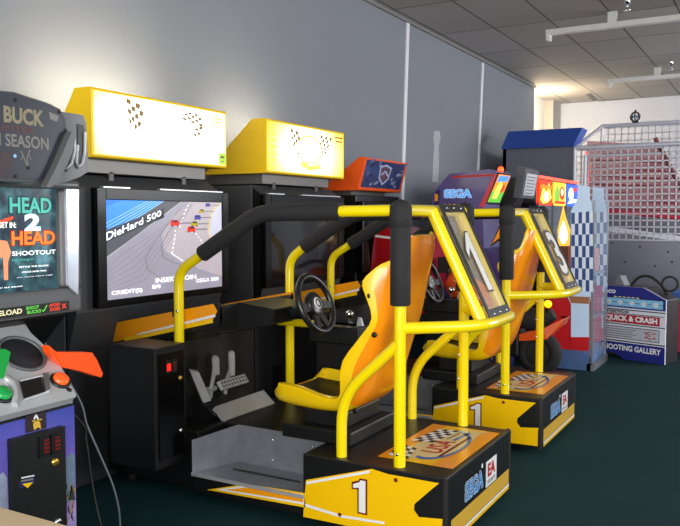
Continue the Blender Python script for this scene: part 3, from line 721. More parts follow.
yb_ = H(8, 120)[0]; ye = H(43, 115)[0]; unit = (ye-yb_)
f.text('BIG BUCK', ye-unit*1.92, H(25, 125)[1], ye, H(25, 108.5)[1], gt, .04)
f.text('HUNTER', ye-unit*1.6, H(15, 132.5)[1], ye-unit*.28, H(15, 126)[1], rr, .02)
f.text('OPEN SEASON', ye-unit*2.1, H(25, 148)[1], ye+unit*.12, H(25, 135.5)[1], st_, .02)
dk = mat('dim_figure_print', (36, 30, 34), .4); f.l = 1
f.poly([H(0, 154), H(8, 150), H(12, 160), H(4, 178), H(-6, 178)], mat('dim_red_print', (50, 30, 34), .4)); f.line([H(20, 151), H(24, 160), H(27, 168)], .004, st_); f.line([H(29, 150), H(26, 158), H(27, 168)], .004, st_); f.line([H(22, 156), H(20, 160)], .003, st_); f.line([H(28, 155), H(30, 160)], .003, st_)
f.disc(*H(14, 156), .006, dLB, n=10); f.poly([H(48, 112), H(58, 116), H(56, 122), H(49, 119)], st_)
obj('marquee_panel', m, hd, label='dark marquee with gold lettering and antlers')
for q in ((14, 100), (58, 112), (64, 130), (14, 176), (27, 167.5)): m = MB(); m.lathe((xh+.004, *H(*q)), (1, 0, 0), [(0, .006), (.003, .005), (.004, 0)], dK, 10); obj('screw', m, hd)
xw = -2.27
for sgn in (1, -1):
    def W(px, py, x=xw):
        a, b_ = B(px, py, x); return (x, a if sgn > 0 else 2*YB0-a, b_)
    m = MB(); m.prism([W(58, 111), W(70, 113), (84, 0) and W(83, 115), W(86, 122), W(88, 160), W(87.5, 172), W(80, 177), (0) or W(66, 182), W(45, 186)], (-.3, 0, 0), GRP); wg_ = obj('side_wing', m, hd, .012)
    m = MB()
    for pts in ([(66, 136), (71, 133), (74, 138), (74.5, 150), (71, 164), (66, 170), (62, 168), (63, 158)], [(77, 124), (83, 125), (85, 132), (84.5, 152), (82, 164), (78, 167), (76, 162), (77.5, 145)]):
        m.prism([W(a, b_, xw+.001) for a, b_ in pts], (.002, 0, 0), dK)
        pp_ = [Vector(W(a, b_, xw+.004)) for a, b_ in pts[2:]]; m.tube(pp_, .007, SLV, 8)
    obj('slot', m, wg_)
    m = MB(); m.prism([W(a, b_, xh+.0) for a, b_ in ((66, 131), (71, 134), (66, 154), (59, 169), (51, 182), (44, 188), (40, 187), (50, 168), (58, 150))], (.03, 0, 0), GRP); obj('claw_arm', m, hd, .008)
# control deck
dn = Vector((.618, 0, .786)); do = Vector((-2.11, 0, .892))
def D(px, py): return onplane(px, py, do, dn)
rt = [D(-1, 329), D(25, 324), D(31, 333), D(44, 345), D(57, 359), D(66, 376), D(76, 394), D(76, 397)]
rt[0].y = YB0
pts = rt+[Vector((p.x, 2*YB0-p.y, p.z)) for p in rt[::-1][:-1]]
m = MB(); m.prism([p+dn*0 for p in pts], -dn*.028, SLV); deck = obj('control_deck', m, hb, .012, label='silver-grey sloping control deck')
du = Vector((0, 1, 0)); dv = dn.cross(du)
c = D(22, 354)
def deckframe(mb): return FR(mb, do+dn*.001, du, dv, .0006)
m = MB(); m.torus(c+dn*.002, dn, .080, .007, GRP, 36, 8); m.lathe(c-dn*.001, dn, [(0, .077), (.003, .077), (.0035, 0)], mat('speaker_cloth', (24, 25, 30), .8, noise=.3, scale=200), 32); obj('speaker', m, deck)
m = MB()
m.prism([D(19, 382)+dn*.002, D(40, 376)+dn*.002, D(43, 393)+dn*.002, D(24, 401)+dn*.002], dn*.004, dK); m.prism([D(41, 376)+dn*.002, D(47, 375)+dn*.002, D(48.5, 392)+dn*.002, D(44, 394)+dn*.002], dn*.012, CHR)
m.tube([D(19, 382)+dn*.005, D(44, 376)+dn*.005], .005, SLV, 8); m.tube([D(24, 401)+dn*.005, D(48, 393)+dn*.005], .005, SLV, 8)
obj('card_reader', m, deck, label='dark recessed slot with chrome side')
m = MB(); m.tube([D(-8, 380)+dn*.002, D(4, 378)+dn*.004, D(12, 384)+dn*.006, D(15, 396)+dn*.004, D(14, 406)+dn*.002], .012, SLV, 8, .03); obj('button_ridge', m, deck)
for q, mm, nm in (((60, 381), mat('orange_button', (245, 95, 30), .25, coat=.6, emit=.15), 'orange push button'), ((2, 395), mat('green_button', (20, 150, 70), .25, coat=.6, emit=.1), 'green push button')):
    c = D(*q); m = MB(); m.lathe(c, dn, [(0, .037), (.006, .036), (.008, .03), (.0085, .0)], dK, 24); m.lathe(c+dn*.005, dn, [(0, .028), (.012, .027), (.016, .022), (.018, 0)], mm, 24); obj('button', m, deck, label=nm)
m = MB(); m.lathe(D(69, 390), dn, [(0, .010), (.003, .009), (.004, 0)], dK, 12); obj('screw', m, deck)
# two guns lying in the holsters, stock towards the right
def gun(px0, px1, dx, mm, label, full_=True):
    q = [P(*p, x=-2.2+dx) for p in px0]
    c = q[0].copy()
    t = thing('light_gun', c, label, 'toy gun', 'arcade light guns')
    d = Vector((.045, 0, .0))
    m = MB(); m.prism([p-d for p in q], d, mm); obj('stock', m, t, .016)
    m = MB(); g = [P(*p, x=-2.2+dx) for p in px1]; m.prism([p-d*.9 for p in g], d*.8, mm); rc = obj('receiver', m, t, .008)
gun(((55, 352), (92, 352.5), (97, 360), (103, 374), (101, 377.5), (80, 371), (64, 367.5)), ((49, 345), (57, 352), (65, 369), (52, 354)), 0, mat('orange_gun_plastic', (255, 84, 18), .3, coat=.4, emit=.08), 'bright orange gun stock sticking out right of the grey control deck')
gun(((-14, 352), (5, 349), (10.5, 352), (9, 360), (4, 378), (0, 379), (-14, 366)), ((-26, 345), (-14, 352), (-14, 366), (-26, 358)), .08, mat('green_gun_plastic', (20, 150, 60), .3, coat=.4, emit=.08), 'bright green gun stock cut by the left edge of the photo')
# coin front with mountain artwork
xc = -2.139
am = bpy.data.materials.new('mountain_dusk_art'); am.use_nodes = True; N = am.node_tree.nodes; L = am.node_tree.links; b = N['Principled BSDF']
tc = N.new('ShaderNodeTexCoord'); sx = N.new('ShaderNodeSeparateXYZ'); L.new(tc.outputs['Object'], sx.inputs['Vector'])
nz = N.new('ShaderNodeTexNoise'); nz.inputs['Scale'].default_value = 4; nz.inputs['Detail'].default_value = 5; L.new(tc.outputs['Object'], nz.inputs['Vector'])
ma = N.new('ShaderNodeMath'); ma.operation = 'MULTIPLY_ADD'; ma.inputs[1].default_value = .32; L.new(nz.outputs['Fac'], ma.inputs[0]); L.new(sx.outputs['Z'], ma.inputs[2])
cr_ = N.new('ShaderNodeValToRGB'); L.new(ma.outputs['Value'], cr_.inputs['Fac']); e = cr_.color_ramp.elements
e[0].position = .25; e[0].color = [lin(c) for c in (38, 36, 30)]+[1]; e[1].position = 1.0; e[1].color = [lin(c) for c in (56, 66, 148)]+[1]
for pos, col in ((.5, (84, 98, 120)), (.62, (150, 130, 180)), (.75, (120, 88, 165)), (.88, (84, 78, 160))): q = e.new(pos); q.color = [lin(c) for c in col]+[1]
L.new(cr_.outputs['Color'], b.inputs['Base Color']); b.inputs['Roughness'].default_value = .35; L.new(cr_.outputs['Color'], b.inputs['Emission Color']); b.inputs['Emission Strength'].default_value = .18
m = MB(); yR = B(74, 440, xc)[0]; m.box((xc-.004, 2*YB0-yR, .06), (xc+.004, yR, .845), am)
f = FR(m, (xc+.0042, 0, 0), (0, 1, 0), (0, 0, 1), .0006)
def Q(px, py): return B(px, py, xc+.004)
f.up(); f.poly([Q(62, 470), Q(66, 458), Q(71, 452), Q(74.5, 456), Q(75, 500), Q(62, 505)], mat('blue_grey_peak', (104, 124, 146), .4, noise=.3, scale=30)); f.poly([Q(-6, 480), Q(3, 472), Q(7, 478), Q(8, 512), Q(-6, 512)], mat('snow_peak', (150, 160, 185), .4, noise=.3, scale=30)); f.up()
gg = mat('golden_grass', (150, 130, 60), .5, noise=.4, scale=80); ds = mat('dark_spruce', (40, 50, 40), .5)
random.seed(3)
for i in range(26):
    px = 64+random.random()*10; py = 524-random.random()*34; f.line([Q(px, py), Q(px+random.uniform(-2, 2), py-7)], .004, ds if i % 3 == 0 else gg)
f.poly([Q(68, 500), Q(71.5, 484), Q(75, 500)], ds)
ar = obj('front_art', m, hb)
m = MB(); m.prism([(xc+.004, *Q(7, 439)), (xc+.004, *Q(61, 425)), (xc+.004, Q(61, 425)[0], .1), (xc+.004, Q(7, 439)[0], .1)], (.02, 0, 0), BLK)
for a in (Q(7, 439)[0],): pass
cd = obj('coin_door', m, hb, .008)
xd = xc+.024
def C(px, py): return B(px, py, xd)
m = MB(); rdim = mat('red_coin_glow', (110, 16, 16), .35, emit=.08)
for px in (44.5, 55.5):
    a, b_ = C(px, 446 if px < 50 else 443); m.box((xd, a-.022, b_-.035), (xd+.006, a+.018, b_+.035), dK); m.box((xd+.004, a-.006, b_-.022), (xd+.008, a+.014, b_+.022), rdim)
    for k in range(3): m.box((xd+.008, a-.004, b_-.016+k*.014), (xd+.009, a+.012, b_-.01+k*.014), dK)
obj('coin_slot', m, cd, label='red glowing coin slots')
for q, mm in (((55, 462), mat('brass', (214, 175, 80), .3, .9)), ((58, 522), CHR)):
    m = MB(); m.lathe((xd, *C(*q)), (1, 0, 0), [(0, .014), (.006, .013), (.007, .006), (.0075, 0)], mm, 14); obj('lock', m, cd)
m = MB(); f = FR(m, (xd+.0005, 0, 0), (0, 1, 0), (0, 0, 1), .0006); f.rect(*C(19.5, 489), *C(34.5, 476), mat('navy_label', (34, 32, 84), .4)); f.up(); f.poly([C(22, 484), C(33, 482), C(27.5, 488)], dY); f.line([C(21, 478), C(34, 475.5)], .004, dW); f.line([C(21, 481), C(33, 479)], .006, dGR)
obj('price_label', m, cd, label='small navy label with yellow arrow')
m = MB(); m.prism([(xc+.004, *Q(25, 416)), (xc+.004, *Q(45, 411.5)), (xc+.004, *Q(45.5, 428)), (xc+.004, *Q(25.5, 433))], (.004, 0, 0), mat('brown_badge', (44, 32, 38), .4)); f = FR(m, (xc+.0085, 0, 0), (0, 1, 0), (0, 0, 1), .0006); f.up()
f.poly([Q(32, 424), Q(35, 419), Q(39, 422), Q(40, 429), Q(37, 427), Q(33, 430)], dG); f.line([Q(33, 419), Q(35, 414.5), Q(37, 419)], .006, dW); f.line([Q(31, 421), Q(41, 419)], .004, dG); obj('deer_badge', m, hb, label='brown badge with a gold deer')

# cables hanging by the hunting cabinet
def cable(pts, r, mm, label):
    m = MB(); q = [Vector(p) for p in pts]; s_ = []
    for i in range(len(q)-1):
        k = [q[max(0, min(len(q)-1, i+j))] for j in (-1, 0, 1, 2)]
        for j in range(6): s_.append(Vector([cr(k[0][a], k[1][a], k[2][a], k[3][a], j/6) for a in range(3)]))
    s_.append(q[-1]); m.tube(s_, r, mm, 8)
    tag(obj('power_cable', m, loc=q[0]), label, 'cable')
yk = 2.18
cable([(-2.55, 2.085, 1.05), P(78, 397, y=yk), P(87, 425, y=yk+.03), P(100, 455, y=yk+.08), P(112, 483, y=yk+.15), P(118, 505, y=yk+.2), P(120, 524, y=yk+.24), P(121, 560, y=yk+.26), (P(119, 560, y=yk+.3).x, yk+.4, .006), (-2.3, 2.9, .006)], .0042, mat('light_grey_cable', (128, 130, 140), .45), 'light grey cable curving down right of the hunting cabinet')
yk = 2.3
cable([(-2.7, 2.085, .9), P(79, 420, y=yk), P(86, 440, y=yk), P(90, 470, y=yk), P(95, 500, y=yk), P(101, 526, y=yk), (P(106, 545, y=yk).x, yk+.04, .007), (-2.75, 2.75, .007)], .005, mat('black_cable', (26, 26, 28), .5), 'black cable hanging behind the light grey one')
# pale table corner at the bottom left
m = MB(); wd = mat('pale_beech_veneer', (214, 190, 150), .45, noise=.12, scale=6)
t = thing('wooden_table', (-1.55, .95, 0), 'corner of a pale wooden table at the bottom left of the photo', 'table')
e0 = P(0, 513.5, z=.75); ey = 1.305
m.box((-2.05, .70, .715), (-1.1, ey, .75), wd); obj('tabletop', m, t, .006)
for x in (-2.0, -1.15):
    for y in (.75, 1.25): m = MB(); m.box((x-.025, y-.025, 0), (x+.025, y+.025, .716), wd); obj('leg', m, t, .004)

# ================================================================== FURTHER BACK ALONG THE WALL
# ---- motorbike game with orange marquee
t = thing('motorbike_cabinet', (-2.6, 6.65, 0), 'motorbike racing game with orange marquee, dark screen and red console behind the yellow cabinets', 'arcade racing game')
y0, y1 = 6.2, 7.1
m = MB(); m.box((-3.9, y0, 0), (-3.34, y1, 1.70), BLK); cb_ = obj('screen_cabinet', m, t, .01)
m = MB(); m.box((-3.9, y0+.1, 1.70), (-3.45, y1-.1, 1.74), GRM); obj('marquee_bracket', m, cb_)
ora = mat('orange_marquee_shell', (246, 92, 20), .4, noise=.08)
pf = [(-3.25, 2.03), (-3.31, 2.035), (-3.70, 1.76), (-3.70, 1.74), (-3.33, 1.74)]
m = MB(); m.prism([(x, y0, z) for x, z in pf], (0, y1-y0, 0), ora); mq = obj('marquee', m, t, .012, label='orange wedge-shaped light box')
m = MB(); f = FR(m, (-3.329, y0, 1.74), (0, y1-y0, 0), (.08, 0, .29), .0015); f.up()
f.rect(.05, .1, .95, .94, mat('dark_blue_print', (48, 58, 96), .2, noise=.5, scale=10, emit=.15)); f.up(); pg = mat('pale_grey_print', (150, 160, 190), .4, emit=.15)

f.poly([(.36, .8), (.5, .86), (.64, .78), (.62, .4), (.5, .2), (.38, .42)], pg); f.up(); f.poly([(.39, .75), (.5, .8), (.61, .73), (.59, .43), (.5, .27), (.41, .45)], mat('bike_red_print', (96, 70, 84), .4, noise=.5, scale=30)); f.up()
f.line([(.43, .52), (.5, .66), (.58, .5)], .04, pg)
random.seed(11)
for i in range(34):
    a_ = .07+random.random()*.84; b2_ = .14+random.random()*.7
    if .34 < a_ < .66: continue
    s_ = .03+random.random()*.05; f.poly([(a_, b2_), (a_+s_, b2_+s_*.8), (a_+s_*1.3, b2_+s_*2.2), (a_+s_*.2, b2_+s_*1.6)], mat('print_tone%d' % (i % 4), ((120, 130, 165), (30, 36, 70), (86, 96, 140), (150, 150, 170))[i % 4], .3, emit=.1))
obj('marquee_panel', m, mq)
m = MB(); m.box((-3.34, y0-.03, 1.0), (-3.25, y1, 1.64), BLKG); mo = obj('monitor', m, t, .01)
m = MB(); m.box((-3.25, y0+.04, 1.07), (-3.246, y1-.08, 1.62), mat('dark_glass', (26, 18, 18), .08)); obj('screen', m, mo, label='dark glass screen')
rdp = mat('red_gloss_plastic', (176, 22, 32), .25, noise=.1, coat=.5)
m = MB(); m.prism([(-3.34, 6.3, .5), (-3.0, 6.3, .55), (-2.82, 6.3, .85), (-2.78, 6.3, 1.12), (-2.92, 6.3, 1.36), (-3.2, 6.3, 1.42), (-3.25, 6.3, 1.0)], (0, .72, 0), rdp)
con = obj('console', m, t, .03, label='red glossy console with a white stripe')
m = MB(); f = FR(m, (0, 6.2985, 0), (1, 0, 0), (0, 0, 1)); f.line([(-3.2, 1.33), (-2.9, 1.30), (-2.84, 1.2)], .02, dW); obj('stripe', m, con)
m = MB(); m.prism([(-3.0, 6.4, 0), (-1.55, 6.45, 0), (-1.5, 6.65, 0), (-1.55, 6.85, 0), (-3.0, 6.9, 0)], (0, 0, .16), BLK); obj('base', m, t, .02)
yb_ = 6.65
bor = mat('orange_red_plastic', (240, 92, 30), .25, coat=.5)
m = MB()
m.tube([(-2.66, yb_, .88), (-2.60, yb_, .90), (-2.52, yb_, .88), (-2.40, yb_, .80), (-2.25, yb_, .74), (-2.1, yb_, .66)], [.03, .12, .15, .14, .12, .06], bor, 16)
m.prism([(-1.95, yb_-.09, .5), (-1.75, yb_-.08, .56), (-1.57, yb_-.05, .66), (-1.60, yb_-.05, .60), (-1.72, yb_-.08, .47), (-1.95, yb_-.09, .44)], (0, .18, 0), bor)
bk = obj('motorbike', m, t, .01, label='orange and black ride-on motorbike')
m = MB(); m.tube([(-2.2, yb_, .76), (-2.0, yb_, .64), (-1.8, yb_, .62), (-1.68, yb_, .68)], [.07, .10, .10, .05], BLKF, 12); m.box((-2.5, yb_-.1, .3), (-1.95, yb_+.1, .66), BLK); obj('saddle', m, bk, .02)
m = MB(); m.torus((-1.80, yb_, .34), (0, 1, 0), .14, .055, BLKF, 28, 10); m.lathe((-1.80, yb_-.05, .34), (0, 1, 0), [(0, .1), (.1, .1)], DKM, 18); obj('wheel', m, bk)
m = MB(); m.tube([(-2.45, yb_-.32, 1.02), (-2.55, yb_-.18, 1.08), (-2.62, yb_, 1.05), (-2.55, yb_+.18, 1.08), (-2.45, yb_+.32, 1.02)], .018, BLKF, 10, .05); m.tube([(-2.62, yb_, 1.05), (-2.56, yb_, .85)], .03, DKM, 10); m.box((-2.7, yb_-.1, 1.0), (-2.6, yb_+.1, 1.14), BLK); m.tube([(-2.56, yb_, .9), (-2.72, yb_, .16)], .03, DKM, 10); obj('handlebar', m, bk)
m = MB(); m.ball(P(548, 304, y=yb_-.06), .032, mat('amber_lamp', (255, 170, 10), .2, emit=3)); q = P(548, 304, y=yb_-.06); m.tube([q, (q.x-.03, yb_-.03, .60)], .01, BLK, 8); obj('indicator_lamp', m, bk, label='amber indicator lamp')

# ---- purple upright with maker's name on its side
t = thing('arcade_cabinet', (-2.7, 7.55, 0), 'purple upright arcade cabinet with a blue maker name on its side and tilted bright marquee', 'arcade cabinet')
ys0, ys1 = 7.22, 7.74
pur = mat('purple_side_art', (76, 66, 128), .3, noise=.4, scale=3, coat=.3)
pf = [(-3.05, 0), (-2.35, 0), (-2.32, .72), (-2.2, .98), (-2.28, 1.12), (-2.50, 1.2), (-2.52, 1.62), (-2.39, 1.93), (-2.46, 1.955), (-2.86, 1.92), (-3.03, 1.74), (-3.05, 1.5)]
m = MB(); m.prism([(x, ys0, z) for x, z in pf], (0, ys1-ys0, 0), pur); ub = obj('cabinet_body', m, t, .01)
m = MB(); f = FR(m, (0, ys0-.0015, 0), (1, 0, 0), (0, 0, 1))
def U(px, py): q = P(px, py, y=ys0); return (q.x, q.z)
f.line([U(452, 177), U(494, 175)], .02, RED); f.poly([U(484.5, 207), U(497, 174), U(494, 174), U(479, 207)], mat('crimson_edge', (190, 40, 60), .3, emit=.15))
obj('edge_stripe', m, ub)
m = MB(); f = FR(m, (0, ys0-.0015, 0), (1, 0, 0), (0, 0, 1))
f.up(); a0, b0 = U(444, 198); a1, b1 = U(472, 189); sega(f, a0, b0, a1, b1, mat('white_print_lit', (235, 245, 250), .3, emit=.3), mat('blue_print_lit', (40, 130, 215), .3, emit=.4), mat('sky_print_lit', (110, 190, 245), .3, emit=.4)); obj('maker_name', m, ub, label='blue maker name'); m = MB(); f = FR(m, (0, ys0-.0015, 0), (1, 0, 0), (0, 0, 1)); f.l = 1
f.poly([U(490, 247), U(503, 218), U(509, 222), U(509, 236), U(499, 241)], dK); f.up(); f.poly([U(492, 244), U(503.5, 221), U(506.5, 224), U(506, 234), U(498, 239)], mat('orange_print', (250, 150, 20), .3, emit=.2)); obj('flash_print', m, ub, label='orange pointed flash'); m = MB(); f = FR(m, (0, ys0-.0015, 0), (1, 0, 0), (0, 0, 1)); f.l = 1
f.poly([U(434, 207), U(436, 191), U(440, 190), U(439, 207)], mat('navy_print', (26, 28, 70), .3)); f.up(); f.rect(*U(435, 201), *U(438, 194), dO)
for i in range(5): f.rect(*U(443+i*5, 207), *U(446+i*5, 204), dY)
obj('corner_print', m, ub)
m = MB(); f = FR(m, (-2.518, ys0, 1.62), (0, ys1-ys0, 0), (.13, 0, .31), .0015); f.up()
f.rect(.1, .04, .97, .98, dK); f.up(); f.rect(.2, .08, .9, .94, em('marquee_orange', (230, 130, 40), 1.1)); f.up()
f.poly([(.2, .08), (.9, .08), (.9, .4), (.5, .55), (.2, .4)], em('marquee_green', (90, 170, 60), 1)); f.poly([(.25, .7), (.85, .75), (.85, .92), (.25, .9)], em('marquee_sky', (70, 130, 215), 1)); f.up(); f.poly([(.35, .2), (.6, .2), (.66, .6), (.48, .74), (.34, .5)], em('marquee_yellow', (250, 220, 80), 1.2)); f.disc(.72, .52, .1, em('marquee_red', (210, 50, 40), 1), .14, 12)
obj('marquee_panel', m, ub, label='small bright cartoon marquee')
m = MB(); m.ball((-2.44, ys1-.22, 1.965), .03, mat('red_beacon', (255, 60, 20), .3, emit=4)); obj('beacon', m, ub, label='red top lamp')
m = MB(); m.prism([(-2.325, ys0+.08, .74), (-2.325, ys1-.06, .74), (-2.205, ys1-.06, .985), (-2.205, ys0+.08, .985)], (.03, 0, -.01), mat('grey_console', (96, 98, 104), .4)); m.box((-2.26, ys0+.12, .9), (-2.17, ys0+.24, .96), rdim); obj('coin_console', m, ub, .01)

# ---- dark cabinet with a grey sign box on top
t = thing('ticket_cabinet', (-2.7, 8.3, 0), 'dark slim cabinet with a grey box holding a white notice on top', 'arcade cabinet')
m = MB(); m.box((-3.0, 7.95, 0), (-2.45, 8.5, 1.6), BLK); cbx = obj('cabinet_body', m, t, .01)
hx = P(521, 180, y=8.05).x; hx2 = -2.33
m = MB(); m.prism([(-2.46, 8.0, 1.70), (-2.38, 8.0, 1.69), (-2.33, 8.0, 2.0), (-2.42, 8.0, 2.03)], (0, .5, 0), mat('grey_sign_box', (88, 90, 96), .4)); bx = obj('sign_box', m, t, .012)
m = MB(); f = FR(m, (-2.3785, 8.03, 1.70), (0, .45, 0), (.048, 0, .28), .002); f.up(); f.rect(.06, .1, .94, .9, mat('white_notice', (205, 208, 215), .5)); f.up()
for i in range(6): f.line([(.14, .78-i*.12), (.86-.1*(i % 2), .78-i*.12)], .035, dGR)
obj('notice', m, bx)
m = MB(); m.prism([(-2.62, 8.1, 1.59), (-2.5, 8.1, 1.59), (-2.44, 8.1, 1.72), (-2.54, 8.1, 1.72)], (0, .26, 0), DKM); obj('bracket', m, t)

# ---- three prize machines with lit heads
xk = -2.45
yk0 = P(538.5, 190, x=xk).y; yk1 = P(578, 190, x=xk).y; wk = (yk1-yk0)/3
spec = (('red and orange', (235, 50, 20), (255, 190, 60), 'prize cabinet with glowing red and orange head, nearest of the three lit heads'),
        ('yellow and green', (215, 175, 50), (90, 140, 50), 'prize cabinet with yellow and green cartoon head, middle of the three lit heads'),
        ('blue and white', (40, 80, 190), (225, 235, 250), 'prize cabinet with blue and white head, farthest of the three lit heads'))
for i, (nm, ca, cb2, lab) in enumerate(spec):
    ya_, yb2 = yk0+wk*i+.01, yk0+wk*(i+1)-.01; zt2 = 1.975
    t = thing('prize_cabinet', ((xk-.35), (ya_+yb2)/2, 0), lab, 'prize machine', 'prize cabinets with lit heads')
    m = MB(); m.box((xk-.7, ya_, 0), (xk, yb2, .85), BLK); m.box((xk-.7, ya_, .85), (xk-.66, yb2, 1.66), BLK); m.box((xk-.7, ya_, 1.66), (xk-.03, yb2, zt2-.02), DKM)
    for x in (xk-.69, xk-.02):
        for y in (ya_, yb2-.03): m.box((x-.0, y, .85), (x+.02, y+.03, 1.67), DKM)
    bd = obj('cabinet_body', m, t, .006)
    m = MB(); m.box((xk-.01, ya_+.03, .85), (xk-.005, yb2-.03, 1.66), mat('pale_glass', (190, 205, 220), .05, alpha=.18)); obj('window', m, bd)
    m = MB(); A = em('head_a%d' % i, ca, 1.5); Bm = em('head_b%d' % i, cb2, 1.8)
    m.box((xk-.03, ya_+.02, 1.64), (xk, yb2-.02, zt2-.05), A); f = FR(m, (xk+.0005, ya_, 1.64), (0, yb2-ya_, 0), (0, 0, zt2-1.69), .001); f.up()
    if i == 0:
        f.poly([(.1, .2), (.3, .85), (.5, .5), (.7, .95), (.9, .3), (.6, .1), (.3, .05)], Bm); f.up(); f.disc(.5, .35, .16, em('hot_white', (255, 245, 220), 3), .2); f.rect(.1, .66, .9, .8, em('deep_orange', (250, 110, 20), 1.6))
    elif i == 1:
        f.poly([(.1, .1), (.45, .1), (.5, .6), (.3, .9), (.1, .6)], Bm); f.up(); f.disc(.66, .55, .2, em('cartoon_red', (200, 50, 30), 1.2), .3); f.up(); f.disc(.66, .6, .1, em('cartoon_cream', (250, 225, 170), 1.5), .16); f.rect(.1, .08, .9, .2, em('cartoon_red', (200, 50, 30)))
    else:
        f.disc(.4, .55, .22, Bm, .3); f.up(); f.poly([(.1, .1), (.9, .2), (.9, .35), (.3, .3)], Bm); f.poly([(.55, .6), (.9, .75), (.88, .9), (.6, .85)], em('cartoon_red', (200, 50, 30)))
    obj('lit_head', m, bd, label='%s lit head panel' % nm)
    m = MB(); m.box((xk-.06, ya_+.02, zt2-.03), (xk+.01, yb2-.02, zt2), em('top_tube', (255, 90, 70), 1.3)); obj('top_light', m, bd)

# ---- bottle-shaped display cabinet
yn_, yf_ = 7.8, 8.47
t = thing('display_cabinet', (-1.85, 8.18, 0), 'clear-fronted display cabinet with blue chequered bottle-shaped side boards and a red base', 'arcade cabinet')
def V(px, py, y=yn_): q = P(px, py, y=y); return (q.x, q.z)
lbl = mat('pale_blue_print', (190, 212, 236), .3, emit=.16); nv = mat('navy_check', (52, 78, 142), .3, emit=.06); whp = mat('white_check', (216, 226, 238), .3, emit=.12)
def bottle(y, s):
    out = [V(578, 185), V(589.5, 186.5), V(589.5, 199), V(593.5, 209), V(593.5, 292), V(590.5, 298), V(589, 304), V(589, 348), V(571, 348), V(571, 304), V(567.5, 297), V(571, 290), V(571, 211), V(577.5, 198)]
    m = MB(); m.prism([(x, y, z) for x, z in out], (0, .018, 0), lbl)
    f = FR(m, (0, y-.001, 0), (1, 0, 0), (0, 0, 1), .001)
    f.checker([V(571.3, 290), V(593, 292), V(593, 211), V(571.3, 213)], 6, 7, nv, whp)
    f.poly([V(568, 296), V(590, 297), V(589, 304), V(571, 303)], mat('copper_print', (176, 120, 84), .35)); f.up()
    f.poly([V(572.5, 199), V(576, 199), V(575, 210), V(572, 210)], whp) if False else None
    f.poly([V(570.8, 337), V(589.2, 337), V(589.2, 348.3), V(570.8, 348.3)], mat('red_base_print', (196, 30, 36), .3, emit=.1))
    return obj('bottle_panel', m, t)
bp1 = bottle(yn_, 1)
bp2 = bp1.copy(); COL.objects.link(bp2); bp2.parent = t; bp2.location = bp1.location+Vector((0, yf_-yn_, 0))
x0_, x1_ = V(549, 330)[0], V(589, 330)[0]
zr0, zr1, zr2 = 0.02, V(570, 350)[1], V(570, 290)[1]
rbp = mat('red_base_print', (196, 30, 36), .3, emit=.1); bbp = mat('blue_base', (84, 112, 160), .35, noise=.3, scale=5)
m = MB(); m.prism([(x0_-.15, yn_+.02, zr1), (x1_-.01, yn_+.02, zr1), (x1_-.01, yn_+.02, zr2-.02), (x0_+.04, yn_+.02, zr2+.02), (x0_-.15, yn_+.02, zr2-.3)], (0, .02, 0), rbp); obj('red_panel', m, t)
m = MB(); m.box((x0_-.15, yf_-.03, zr1), (x1_-.01, yf_-.01, zr2), rbp); obj('red_panel', m, t)
m = MB(); m.prism([(x0_-.2, yn_, 0), (x1_+.02, yn_, 0), (x1_+.02, yn_, zr1-.06), (x1_-.06, yn_, zr1), (x0_-.2, yn_, zr1)], (0, yf_-yn_+.02, 0), bbp); obj('base', m, t, .01)
m = MB(); xg = V(592, 300)[0]+.0
glm = mat('pale_blue_glass', (170, 196, 226), .06, alpha=.2, noise=.2, scale=3)
m.box((xg, yn_+.02, .1), (xg+.006, yf_, 1.80), glm); obj('glass_front', m, t)
m = MB(); frm = mat('grey_aluminium_frame', (150, 156, 160), .35, .6)
for y in (yn_+.0, yf_-.0): m.box((xg-.012, y, .06), (xg+.012, y+.024, 1.66), frm)
m.box((xg-.04, yn_, .0), (xg+.03, yf_+.02, .07), frm); m.box((xg-.3, yn_+.02, .93), (xg-.01, yf_, .95), frm); m.box((xg-.3, yn_+.02, .5), (xg-.01, yf_, .52), frm)
obj('frame', m, t)
m = MB(); m.prism([(xg-.42, 8.2, .95), (xg-.06, 8.2, .95), (xg-.06, 8.2, 1.18), (xg-.42, 8.2, 1.22)], (0, .2, 0), mat('salmon_box', (214, 130, 108), .5, noise=.3)); obj('shelf_display', m, t, .01, label='salmon pink box on the shelf')
m = MB(); fl = [(558, 246), (557.5, 230), (560, 219), (563, 206), (566, 219), (570, 230), (569, 246)]
m.prism([(*V(a, b_, 7.86)[:1], 7.86, V(a, b_, 7.86)[1]) for a, b_ in fl], (0, .02, 0), em('flame_yellow', (240, 180, 70), .8)); m.prism([(V(a, b_, 7.86)[0], 7.858, V(a, b_, 7.86)[1]) for a, b_ in ((562, 243), (559.5, 237), (560.5, 229), (563.5, 221), (566.5, 229), (567.5, 237), (565, 243))], (0, .003, 0), em('flame_core', (255, 240, 200), 6))
m.box((V(560, 246, 7.86)[0], 7.862, zr2-.1), (V(568, 246, 7.86)[0], 7.878, V(560, 245, 7.86)[1]), mat('brown_stem', (110, 60, 30), .5)); obj('flame_light', m, t, label='yellow flame-shaped glowing board')

